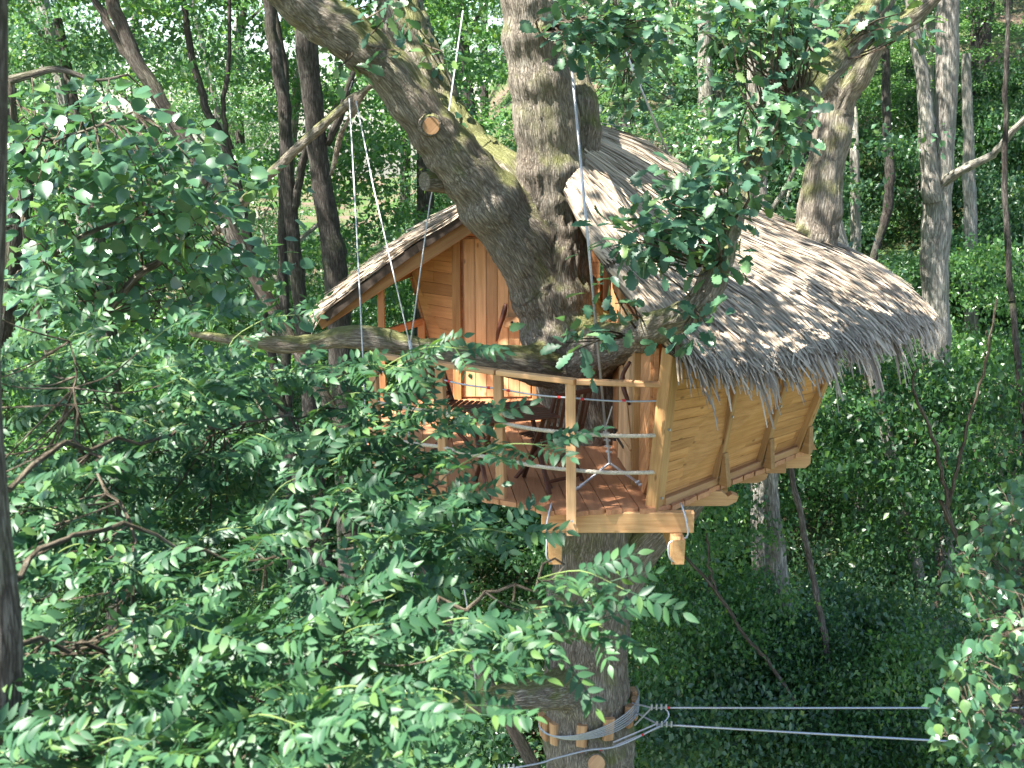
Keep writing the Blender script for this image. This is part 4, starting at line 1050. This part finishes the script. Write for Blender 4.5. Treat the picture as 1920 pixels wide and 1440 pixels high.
t7 = pixel_tree('birch_tree', [[(1765, 900, 21, 52), (1758, 730, 21, 52), (1752, 560, 21, 52), (1757, 400, 21, 52), (1766, 280, 21, 44), (1775, 120, 21, 40), (1778, -40, 21, 36), (1780, -250, 21, 30)], [(1748, 380, 20.8, 34), (1740, 270, 20.8, 30), (1732, 170, 20.8, 26), (1718, 80, 20.8, 22), (1700, -60, 20.8, 18)], [(1765, 345, 20.9, 20), (1800, 320, 20.5, 17), (1860, 290, 20, 14), (1900, 245, 19.6, 12), (1950, 190, 19.2, 10)]], 'palebark', 'tall pale twin stemmed trunk with a long side branch at the upper right')
t8 = pixel_tree('birch_tree', [[(1480, 1250, 17, 32), (1472, 1150, 17, 30), (1466, 1080, 17, 30), (1452, 980, 17, 29), (1443, 880, 17, 28), (1436, 700, 17, 26), (1430, 400, 17, 20), (1425, 150, 17, 14)]], 'palebark', 'slim pale birch trunk below the rear corner of the treehouse')
t9 = pixel_tree('tree', [[(1560, 1290, 16, 15), (1547, 1210, 16, 14), (1530, 1110, 16, 13), (1508, 1000, 16, 13), (1485, 880, 16, 12), (1470, 700, 16.2, 10), (1465, 500, 16.5, 8)]], 'greybark', 'thin bare sapling beside the pale birch under the treehouse')
t10 = pixel_tree('tree', [[(1620, 1150, 22, 26), (1616, 1050, 22, 24), (1612, 920, 22, 24), (1608, 780, 22, 22), (1606, 600, 22, 20), (1600, 200, 22, 16)]], 'palebark', 'tan barked trunk in the shade between birch and right slope')
t11 = pixel_tree('tree', [[(1470, 1285, 15.2, 8), (1440, 1240, 15.2, 8), (1400, 1195, 15.2, 7), (1340, 1105, 15.2, 7), (1290, 1050, 15.2, 6), (1225, 985, 15.3, 4)], [(1345, 1115, 15.2, 6), (1330, 1060, 15.2, 5), (1325, 1000, 15.2, 4)]], 'twig', 'dead leaning sapling slanting below the deck at right')
t12 = pixel_tree('tree', [[(1800, 1020, 14, 9), (1785, 985, 14, 9), (1770, 900, 14, 8), (1742, 800, 14, 7), (1712, 730, 14, 6), (1720, 690, 14, 4)], [(1775, 955, 14, 7), (1800, 860, 14, 7), (1820, 780, 14, 6), (1848, 680, 14, 5), (1870, 560, 14, 4)]], 'twig', 'bare forked sapling in front of the sunny right slope')
t13 = pixel_tree('tree', [[(1905, 640, 19, 12), (1897, 560, 19, 12), (1886, 420, 19, 11), (1884, 250, 19, 10), (1890, 60, 19, 9), (1896, -150, 19, 7)]], 'darkbark', 'thin dark stem near the right edge')
t14 = pixel_tree('tree', [[(1330, 330, 24, 30), (1326, 250, 24, 28), (1322, 150, 24, 26), (1318, 0, 24, 22)]], 'palebark', 'pale far trunk seen above the thatched roof')
t15 = pixel_tree('tree', [[(1640, 480, 26, 14), (1666, 380, 26, 18), (1664, 250, 26, 18), (1660, 100, 26, 15), (1655, -50, 26, 12)]], 'darkbark', 'dark far trunk between the forked trunk and the pale twin stem')
t16 = pixel_tree('tree', [[(1820, 480, 28, 24), (1818, 380, 28, 24), (1815, 250, 28, 20), (1812, 100, 28, 16)]], 'palebark', 'pale far trunk right of the twin stemmed one')
t17 = pixel_tree('tree', [[(1585, 480, 20, 22), (1566, 400, 20, 20), (1562, 340, 20, 18)]], 'palebark', 'broken pale stem hidden behind the stout forked trunk')
t18 = pixel_tree('tree', [[(10, 560, 9, 40), (30, 430, 9, 34), (42, 330, 9, 26), (30, 250, 9, 14)], [(40, 345, 9, 14), (20, 250, 9, 12), (22, 165, 9, 10)]], 'darkbark', 'crooked dark stem behind the left edge foliage')
crown_specs = [(t1, (-5.0, 20, 15.5), 0, 1.0), (t1, (-2.2, 21, 16.0), 1, .9), (t2, (-7, 22, 15), 2, 1.0), (t3, (-4.2, 24, 16), 1, 1.0), (t4, (-9, 17, 15.5), 4, 1.0), (t5, (-9.5, 22, 14.5), 0, .9),
               (t7, (9.5, 23, 18.5), 2, 1.0), (t7, (7.5, 23, 16.5), 4, .7), (t8, (4.2, 19.5, 15.5), 4, .8), (t10, (7.4, 24, 15.5), 3, .9), (t14, (4, 26, 17), 0, 1.0), (t15, (8.3, 28, 18), 3, 1.0), (t16, (12, 30, 19), 1, 1.0), (t15, (10.5, 29, 17.5), 4, .8)]
for root, loc, k, s in crown_specs: crown_on(root, loc, CROWN[k], s, random.uniform(0, 6.28))

# far forest: every tree its own object, copies of five kinds
TR = []
for k in range(3):
    P = catmull([(0, 0, -.3, .22), (random.uniform(-.2, .2), random.uniform(-.2, .2), 4, .17), (random.uniform(-.4, .4), 0, 8, .13), (random.uniform(-.6, .6), .2, 12, .07)], 4)
    m = MB(); m.tube([Vector(p[:3]) for p in P], list(P[:, 3]), 7)
    for b in range(4):
        z = 4.5 + b * 1.4; a = random.uniform(0, 6.28); i_ = np.argmin(abs(P[:, 2] - z)); q = Vector(P[i_, :3])
        m.tube([q, q + Vector((math.cos(a) * .8, math.sin(a) * .8, .7)), q + Vector((math.cos(a) * 1.7, math.sin(a) * 1.7, 1.8))], [.06, .045, .02], 5, False)
    o = m.build('trunk', M[('darkbark', 'greybark', 'palebark')[k]]); TR.append(o.data); bpy.data.objects.remove(o)
far = []
g2 = random.Random(5)
tries = 0
while len(far) < 50 and tries < 4000:
    tries += 1
    y = g2.uniform(21, 62) ; x = g2.uniform(-.52 * y - 2, .52 * y + 2)
    if any((x - a) ** 2 + (y - b) ** 2 < (1.9 + y * .02) ** 2 for a, b in far): continue
    if y < 24 and abs(x) < 3: continue
    if x / y > .28 and y < 31: continue
    far.append((x, y))
for x, y in far:
    z = float(ground_z(x, y)); kk = g2.randrange(3)
    right = x / y > .1
    zone = 'behind the left hazel' if x / y < -.22 else 'left of the forked oak' if x / y < -.03 else 'behind the thatched roof' if x / y < .22 else 'on the right slope'
    dist = 'near' if y < 32 else 'half way up' if y < 46 else 'high up'
    lab = ('dark', 'grey', 'pale')[kk] + ' barked tree ' + dist + ' the slope ' + zone if dist != 'near' else ('dark', 'grey', 'pale')[kk] + ' barked tree at the slope foot ' + zone
    root = empty('forest_tree', (x, y, z), lab, 'tree', 'forest trees ' + zone)
    s = g2.uniform(.85, 1.3); root.rotation_euler = (g2.uniform(-.06, .06), g2.uniform(-.06, .06), 0); root.scale = (s, s, s)
    o = bpy.data.objects.new('trunk', TR[kk]); C.objects.link(o); o.parent = root; o.rotation_euler = (0, 0, g2.uniform(0, 6.28))
    cm = CROWN[g2.choice([2, 3, 3, 0] if right else [0, 1, 4, 2])]
    o = bpy.data.objects.new('crown', cm); C.objects.link(o); o.parent = root; o.location = (0, 0, g2.uniform(6, 8.5) if not right else g2.uniform(7, 9.5)); o.rotation_euler = (0, 0, g2.uniform(0, 6.28))
    if g2.random() < .7:
        o = bpy.data.objects.new('crown', CROWN[g2.randrange(5)]); C.objects.link(o); o.parent = root; o.location = (g2.uniform(-1, 1), g2.uniform(-1, 1), g2.uniform(3.4, 5)); o.scale = (.7, .7, .55); o.rotation_euler = (0, 0, g2.uniform(0, 6.28))
# understory bushes
bs = []
tries = 0
while len(bs) < 90 and tries < 3000:
    tries += 1
    y = g2.uniform(14.5, 40); x = g2.uniform(-.5 * y, .5 * y)
    if y < 17.5 and -.6 < x < 2.6: continue
    if x / y > .33 and 17 < y < 27 : continue
    if .16 < x / y < .30 and y < 23: continue
    if any((x - a) ** 2 + (y - b) ** 2 < 1.6 ** 2 for a, b in bs): continue
    bs.append((x, y))
for x, y in bs:
    z = float(ground_z(x, y)); zone = 'below the left hazel' if x / y < -.2 else 'left of the oak trunk' if x / y < .04 else 'under the cabin' if x / y < .22 else 'on the right slope'
    hgt = 'low in the valley' if y < 20 else 'part way up the slope' if y < 29 else 'far up the slope'
    root = empty('shrub', (x, y, z), 'green shrub ' + hgt + ' ' + zone, 'shrub', 'understory shrubs ' + zone)
    s = g2.uniform(.8, 1.5); root.scale = (s, s, s * g2.uniform(.9, 1.5))
    o = bpy.data.objects.new('crown', BUSH[g2.randrange(3)]); C.objects.link(o); o.parent = root; o.location = (0, 0, 1.0); o.rotation_euler = (0, 0, g2.uniform(0, 6.28))
for px, py, yq, sc, lab in ((1775, 830, 19.3, 1.3, 'bushy shrub hiding the foot of the pale twin stemmed tree'), (1690, 830, 20.6, 1.0, 'dark leafy shrub right of the cabin under the thatch fringe'), (1615, 1150, 20.5, 1.0, 'shrub covering the foot of the tan barked trunk'), (1480, 1260, 16.2, .7, 'low shrub at the foot of the slim birch'), (1330, 1080, 16.6, .9, 'dark shrub under the deck right of the oak'), (1850, 620, 24, 1.2, 'sunny shrub on the right slope above the bare sapling'), (1330, 1400, 15.2, .9, 'shaded shrub under the two taut cables nearest the oak trunk'), (1450, 1350, 16.0, .8, 'shaded shrub crossed by the upper taut cable right of the oak'), (1570, 1400, 15.4, .9, 'shaded shrub midway along the taut cables'), (1690, 1360, 15.8, .9, 'shaded shrub below the cables beside the birch leaves'), (1560, 1260, 17.2, .8, 'small shrub above the taut cables midway to the birch leaves'), (1700, 1230, 17.6, .9, 'shrub above the taut cables left of the birch leaves'), (1400, 1230, 17.0, .8, 'small shrub by the dead leaning sapling'), (1250, 1290, 15.6, .8, 'shrub close beside the lower oak trunk on its right')):
    c = PY(px, py, yq); gz = float(ground_z(c.x, c.y)); root = empty('shrub', (c.x, c.y, gz), lab, 'shrub'); hh = max(c.z - gz, .5)
    o = bpy.data.objects.new('crown', BUSH[g2.randrange(3)]); C.objects.link(o); o.parent = root; o.location = (0, 0, hh); o.scale = (sc, sc, sc * 1.3); o.rotation_euler = (0, 0, g2.uniform(0, 6.28))
    mm_ = MB(); mm_.tube([Vector((c.x, c.y, gz - .2)), Vector((c.x + .05, c.y, gz + hh * .5)), Vector((c.x, c.y, gz + hh))], [.05, .04, .02], 6); mm_.build('stem', M['twig'], root)
# low ground cover
n = 200000
yy = 14 + 40 * rng.random(n) ** 1.6; xx = (rng.random(n) - .5) * 1.1 * yy
dens = np.sin(xx * 1.3 + yy * .7) + np.sin(xx * .6 - yy * 1.1 + 2) + rng.normal(0, .8, n)
keep = dens > -.5; xx, yy = xx[keep], yy[keep]; n = len(xx)
zz = ground_z(xx, yy) + np.abs(rng.normal(0, .35, n)) + .05
d = rng.normal(size=(n, 3)); d[:, 2] *= .5; nn = rng.normal(size=(n, 3)) * .5 + np.array([0, -.1, 1])
tv, tf = tm(DIAMOND)
me = scatter_mesh('ground_cover', tv, tf, np.stack([xx, yy, zz], 1), frames(d, nn), rng.uniform(.06, .125, n))
link('ground_cover', me, M['under'], None, 'stuff')

# unseen oak crown above the frame: leaf clusters added and shaped to dapple the house
n = 31000; g = np.random.default_rng(3)
cl = np.stack([g.uniform(-9, 7, 230), g.uniform(3.5, 17, 230), g.uniform(15, 20.5, 230)], 1)
sun_gaps = [((-.1, 12.7, 10.9), 1.5, 0), ((-1.2, 12.2, 12.2), 1.2, .0), ((.15, 12.6, 12.3), 1.2, .0), ((3.6, 12.0, 9.4), 1.0, .5), ((2.2, 12.6, 10.2), .8, .6), ((-1.2, 11.7, 9.1), .5, .3), ((-2.8, 8.0, 11.3), 1.5, .1), ((-1.3, 8.1, 10.9), .8, .2), ((-1.0, 4.0, 9.7), .7, .15), ((-2.0, 4.8, 10.2), .7, .3)]  # canopy openings shaped along sun rays to let light onto chosen spots
keep = np.ones(230, bool)
for k_ in range(230):
    for c_, r_, pr in sun_gaps:
        t_ = (cl[k_, 2] - c_[2]) / SUN.z; hit = cl[k_, :2] - np.array([SUN.x, SUN.y]) * t_ - np.array(c_[:2])
        if np.hypot(*hit) < r_ + .45 and g.random() > pr: keep[k_] = False
cl = cl[keep]
shade_clusters = []           # clusters added sunward of deck, doors and side wall to shade them
for k_ in range(46):
    b_ = np.array([g.uniform(-1.6, 1.6), g.uniform(10.2, 12.2), 8.0]); t_ = g.uniform(7.5, 12) / SUN.z; shade_clusters.append(b_ + np.array(SUN) * t_)
cl = np.concatenate([cl, shade_clusters])
w = g.integers(0, len(cl), n); p = cl[w] + g.normal(size=(n, 3)) * np.array([.62, .62, .4])
d = g.normal(size=(n, 3)); nn = g.normal(size=(n, 3)) * .5 + np.array([0, 0, 1])
me = scatter_mesh('crown', tv, tf, p - np.array(OAKLOC), frames(d, nn), g.uniform(.13, .24, n)); link('crown', me, M['oak'], oak, 'stuff')

# ================================================================== FOREGROUND ASH (left)
ASHLOC = Vector((PY(0, 1300, 3.5).x - .03, 3.5, -.2))
ash = empty('ash_tree', ASHLOC, 'young ash tree with feathery leaves filling the lower left foreground', 'tree')
m = MB(); S = catmull([(*Vector((ASHLOC.x, 3.4, -.3)), .16), (*PY(5, 2000, 3.45), .13), (*PY(2, 1440, 3.5), .062), (*PY(-2, 1200, 3.5), .068), (*PY(-22, 980, 3.5), .062), (*PY(-40, 700, 3.52), .06), (*PY(-30, 400, 3.55), .06), (*PY(-28, 0, 3.6), .06), (*PY(-30, -400, 3.7), .05)], 8)
m.tube([Vector(s[:3]) for s in S], list(S[:, 3]), 14); m.build('trunk', M['greybark'], ash, smooth=True)
main = [[(-10, 1190, 3.5), (150, 1225, 3.9), (360, 1290, 4.2), (560, 1330, 4.2)], [(-20, 1090, 3.5), (200, 1000, 4.2), (480, 1050, 4.6), (760, 990, 4.8)], [(-30, 900, 3.5), (180, 830, 4.6), (430, 800, 5.2), (650, 770, 5.4)],
        [(240, 1440, 3.6), (250, 1250, 4.2), (235, 980, 4.6), (150, 820, 4.9), (130, 640, 5.2)], [(420, 1500, 4), (520, 1280, 4.2), (600, 1120, 4.4), (690, 1020, 4.8), (800, 880, 5.2)], [(-20, 1300, 3.5), (300, 1400, 3.5), (650, 1420, 3.5)], [(620, 1240, 4.0), (800, 1160, 4.2), (940, 1110, 4.3), (1060, 1060, 4.4)]]
skel = []
for pts in main:
    P = catmull([tuple(PY(*p)) for p in pts], 6); m = MB()
    P[1:-1] += rng.normal(0, .02, (len(P) - 2, 3)); rr = np.linspace(.011, .004, len(P)); m.tube([Vector(p) for p in P], list(rr), 6); m.build('limb', M['twig'], ash, smooth=True); skel += [Vector(p) for p in P]
dense = [(0, 650), (120, 600), (330, 660), (500, 660), (590, 720), (650, 820), (690, 940), (800, 1000), (860, 1060), (900, 1120), (850, 1200), (810, 1290), (820, 1470), (0, 1470)]
def inside(poly, x, y):
    c = False; j = len(poly) - 1
    for i in range(len(poly)):
        xi, yi = poly[i]; xj, yj = poly[j]
        if (yi > y) != (yj > y) and x < (xj - xi) * (y - yi) / (yj - yi) + xi: c = not c
        j = i
    return c
sprays = []
tips = []
while len(tips) < 172:
    x, y = random.uniform(-60, 1000), random.uniform(590, 1480)
    if not inside(dense, max(x, 1), y): continue
    if any((x - a) ** 2 + (y - b) ** 2 < 26 ** 2 for a, b in tips): continue
    tips.append((x, y))
for x, y in tips:
    k = (y - 600) / 840; Y = 5.8 - 2.3 * k + random.uniform(-.5, .9)
    sprays.append(((x, y, Y), (x - random.uniform(40, 170), y + random.uniform(-30, 110), Y + random.uniform(-.1, .4))))
for a, b in (((1035, 835, 4.6), (850, 880, 4.8)), ((900, 790, 5.0), (760, 860, 5.1)), 
             ((1170, 1105, 4.1), (1010, 1085, 4.3)), ((1140, 1185, 4.1), (1000, 1140, 4.2)), ((1050, 1225, 4.1), (960, 1130, 4.2)), ((950, 1200, 4.0), (820, 1170, 4.1)),
             ((880, 655, 5.2), (720, 690, 5.4)), ((790, 800, 5.2), (640, 850, 5.3)), ((745, 790, 5.3), (600, 840, 5.4)), ((800, 870, 5.2), (650, 900, 5.3)), ((760, 920, 5.0), (620, 930, 5.1)), ((850, 940, 4.9), (720, 990, 5.0)), ((700, 760, 5.4), (560, 800, 5.5)), ((700, 860, 5.2), (560, 900, 5.3)), ((870, 1010, 4.7), (740, 1020, 4.8)), ((960, 1000, 4.6), (820, 1030, 4.7)), ((850, 860, 5.1), (690, 900, 5.2)), ((820, 930, 4.9), (660, 960, 5.0)), ((740, 860, 5.2), (600, 880, 5.3)), ((860, 770, 5.3), (720, 810, 5.3)), ((760, 690, 5.3), (620, 720, 5.4)), ((90, 540, 4.6), (-60, 560, 4.6)), ((400, 600, 5.2), (260, 660, 5.2)), ((560, 590, 5.6), (430, 650, 5.6)), ((640, 690, 5.4), (500, 730, 5.4)),
             ((900, 1340, 3.6), (760, 1300, 3.7)), ((930, 1250, 3.7), (800, 1240, 3.8)), ((720, 740, 5.3), (580, 780, 5.3)), ((760, 960, 4.8), (620, 940, 4.9))):
    sprays.append((a, b))
pos, dd, nn, ss = [], [], [], []
tw = MB(); tb_ = MB()
for tip, rootp in sprays:
    T, B = PY(*tip), PY(*rootp); mid = (T + B) / 2 + Vector((0, 0, .05)); P = catmull([tuple(B), tuple(mid), tuple(T)], 3)
    an = min(skel, key=lambda z: (z - B).length + .3 * abs(z.z - B.z) + random.uniform(0, .35))
    Q = catmull([tuple(an), tuple(an.lerp(B, .55) + Vector((0, 0, -.03))), tuple(B), tuple(mid), tuple(T)], 4); h_ = len(Q) // 2
    tb_.tube([Vector(p) for p in Q[:h_ + 1]], list(np.linspace(.0042, .0032, h_ + 1)), 5, False)
    tw.tube([Vector(p) for p in Q[h_:]], list(np.linspace(.0032, .0015, len(Q) - h_)), 5, False)
    ax = (T - B).normalized()
    for j, u in enumerate((.15, .15, .4, .4, .65, .65, .88, .88, 1.0)):
        q = P[min(int(u * (len(P) - 1)), len(P) - 1)]
        side = np.array(ax.cross(Vector((0, 0, 1))).normalized()) * (1 if j % 2 else -1)
        dirn = np.array(ax) * .6 + side * rng.uniform(.35, .9) + rng.normal(size=3) * .22 + np.array([0, -.05, -.05])
        if u == 1.0: dirn = np.array(ax) + rng.normal(size=3) * .15
        pos.append(q); dd.append(dirn); nn.append(np.array([-.1, -.55, .8]) + rng.normal(size=3) * .38); ss.append(rng.uniform(.16, .24))
tw.build('twigs', M['stem'], ash, 'stuff'); tb_.build('branchlets', M['twig'], ash, 'stuff')
place_leaves(ash, pos, dd, nn, ss, ASH, leaf_meshes('leaf', ASH, M['ash']), 300, 'leaf', M['ash'])

n = 7000; g = np.random.default_rng(9)  # unseen ash crown added overhead to shade the foreground leaves
cl = np.stack([g.uniform(-8.5, .5, 62), g.uniform(-1.5, 5.5, 62), g.uniform(13.8, 17, 62)], 1)
def hits(c_, q_, r_):
    t_ = (c_[2] - q_[2]) / SUN.z; return math.hypot(c_[0] - SUN.x * t_ - q_[0], c_[1] - SUN.y * t_ - q_[1]) < r_
cl = np.array([c_ for c_ in cl if not (hits(c_, (1.75, 4.35, 9.6), .95) or hits(c_, (-.9, 4.0, 9.7), .8))])  # thinned along sun rays so light reaches birch and ash leaves
w = g.integers(0, len(cl), n); p = cl[w] + g.normal(size=(n, 3)) * np.array([.45, .45, .3])
d = g.normal(size=(n, 3)); nn_ = g.normal(size=(n, 3)) * .5 + np.array([0, 0, 1])
me = scatter_mesh('crown', tv, tf, p - np.array(ASHLOC), frames(d, nn_), g.uniform(.12, .2, n)); link('crown', me, M['ash'], ash, 'stuff')
# hazel bush: broad shiny leaves at the upper left
hz = empty('hazel_bush', PY(60, 900, 8.5), 'hazel bush with broad shiny leaves behind the ash at upper left', 'bush')
hsk = []
for pts in ([(20, 150, 8, 18), (60, 140, 8, 15), (110, 130, 8, 12), (180, 150, 8, 7), (240, 140, 8, 4)], [(190, 600, 8.2, 14), (260, 515, 8.2, 17), (300, 490, 8.2, 15), (372, 432, 8.3, 10)], [(80, 490, 7.6, 10), (160, 440, 7.6, 9), (250, 410, 7.8, 7), (370, 395, 8, 4)], [(80, 265, 7.5, 6), (160, 245, 7.5, 6), (250, 210, 7.6, 4)], [(100, 700, 8.8, 18), (60, 500, 8.6, 16), (40, 350, 8.4, 14), (20, 150, 8, 14)], [(100, 700, 8.8, 16), (200, 590, 8.3, 14)]):
    S = catmull([(*PY(a, b, c_), pxw(w, c_)) for a, b, c_, w in pts], 5); m = MB(); m.tube([Vector(s[:3]) for s in S], list(S[:, 3]), 7); m.build('limb', M['greybark'], hz, smooth=True); hsk += [Vector(s[:3]) for s in S]
pos, dd, nn, ss = [], [], [], []
tw = MB()
def hreg(cx, cy, rx, ry, Y, dY, n):
    for k in range(n):
        a = random.uniform(0, 6.283); r_ = math.sqrt(random.random()); c = PY(cx + rx * r_ * math.cos(a), cy + ry * r_ * math.sin(a), Y + random.uniform(-dY, dY))
        an = min(hsk, key=lambda z: (z - c).length); tw.tube([an, (an + c) / 2 + Vector((0, 0, .05)), c], [.006, .005, .003], 4, False)
        for j in range(9):
            q = np.array(c) + rng.normal(size=3) * np.array([.16, .16, .09]); pos.append(q); dd.append(q - np.array(c) + np.array([.02, -.03, -.04])); nn.append(np.array([-.2, -.35, .9]) + rng.normal(size=3) * .35); ss.append(rng.uniform(.075, .125))
hreg(240, 290, 190, 70, 7.8, .9, 30); hreg(340, 370, 140, 70, 8.0, .9, 30); hreg(90, 330, 90, 90, 7.6, .8, 16); hreg(230, 440, 220, 60, 8.2, .9, 30); hreg(140, 230, 120, 40, 7.8, .5, 16); hreg(380, 550, 160, 60, 8.6, .5, 26); hreg(120, 540, 120, 50, 8.2, .5, 22)
tw.build('twigs', M['twig'], hz, 'stuff')
place_leaves(hz, pos, dd, nn, ss, HAZEL, leaf_meshes('leaf', HAZEL, M['hazel']), 300, 'leaf', M['hazel'])

# birch sprays at the lower right
br = empty('birch_tree', Vector((PY(2150, 1300, 4.6).x, 4.6, -.2)), 'birch with pale pointed leaves hanging into the lower right corner', 'tree')
m = MB(); S = catmull([(br.location.x, 4.6, -.2, .09), (br.location.x + .05, 4.6, 5, .075), (br.location.x, 4.65, 9, .06), (br.location.x + .1, 4.7, 12.5, .05)], 6); m.tube([Vector(s[:3]) for s in S], list(S[:, 3]), 10); m.build('trunk', M['palebark'], br, smooth=True)
bsk = []
for pts in ([(2150, 1080, 4.6), (2000, 1150, 4.5), (1860, 1200, 4.4), (1790, 1260, 4.3)], [(2150, 1250, 4.6), (2000, 1300, 4.5), (1850, 1330, 4.4), (1760, 1380, 4.3)], [(2150, 900, 4.7), (2000, 930, 5), (1860, 1000, 5.2), (1800, 1080, 5.2)], [(2150, 1400, 4.6), (2000, 1420, 4.4), (1850, 1430, 4.3)]):
    P = catmull([tuple(PY(*p)) for p in pts], 6); m = MB(); m.tube([Vector(p) for p in P], list(np.linspace(.014, .003, len(P))), 6); m.build('limb', M['twig'], br, smooth=True); bsk += [Vector(p) for p in P]
pos, dd, nn, ss = [], [], [], []
tw = MB()
def breg(cx, cy, rx, ry, Y, dY, n, sz=1.0):
    for k in range(n):
        a = random.uniform(0, 6.283); r_ = math.sqrt(random.random()); c = PY(cx + rx * r_ * math.cos(a), cy + ry * r_ * math.sin(a), Y + random.uniform(-dY, dY))
        an = min(bsk, key=lambda z: (z - c).length); tw.tube([an, (an + c) / 2 + Vector((0, 0, .03)), c], [.003, .0025, .0015], 4, False)
        for j in range(6):
            t = random.random(); q = np.array(an.lerp(c, .35 + .65 * t)) + rng.normal(size=3) * .025; pos.append(q); dd.append(np.array([-.15, -.1, -.8]) + rng.normal(size=3) * .5); nn.append(np.array([-.1, -.8, .55]) + rng.normal(size=3) * .4); ss.append(rng.uniform(.04, .062) * sz)
breg(1850, 1230, 80, 50, 4.4, .3, 26); breg(1830, 1330, 90, 60, 4.3, .3, 34); breg(1880, 1400, 70, 50, 4.3, .3, 24); breg(1880, 1150, 60, 60, 4.7, .3, 20); breg(1860, 1050, 80, 80, 5.2, .4, 40); breg(1890, 940, 50, 60, 5.3, .4, 20)
tw.build('twigs', M['twig'], br, 'stuff')
place_leaves(br, pos, dd, nn, ss, BIRCH, leaf_meshes('leaf', BIRCH, M['birch']), 300, 'leaf', M['birch'])
from collections import defaultdict
same = defaultdict(list)
for o in scene.objects:
    if o.parent is None and 'group' in o and o.name.split('.')[0] in ('forest_tree', 'shrub'): same[o['label']].append(o)
for lab, os_ in same.items():
    if len(os_) < 2: continue
    os_.sort(key=lambda o: o.location.x / o.location.y)
    names = ['leftmost'] + [w + ' from left' for w in 'second third fourth fifth sixth seventh eighth ninth tenth eleventh twelfth thirteenth fourteenth fifteenth sixteenth seventeenth eighteenth nineteenth twentieth'.split()]
    for k, o in enumerate(os_):
        o['label'] = (('rightmost' if k == len(os_) - 1 else names[min(k, 19)]) + ' ' + lab)
tri = 0
print('objects', len(bpy.data.objects), 'tris', sum(sum(len(p.vertices) - 2 for p in me.polygons) for me in bpy.data.meshes))
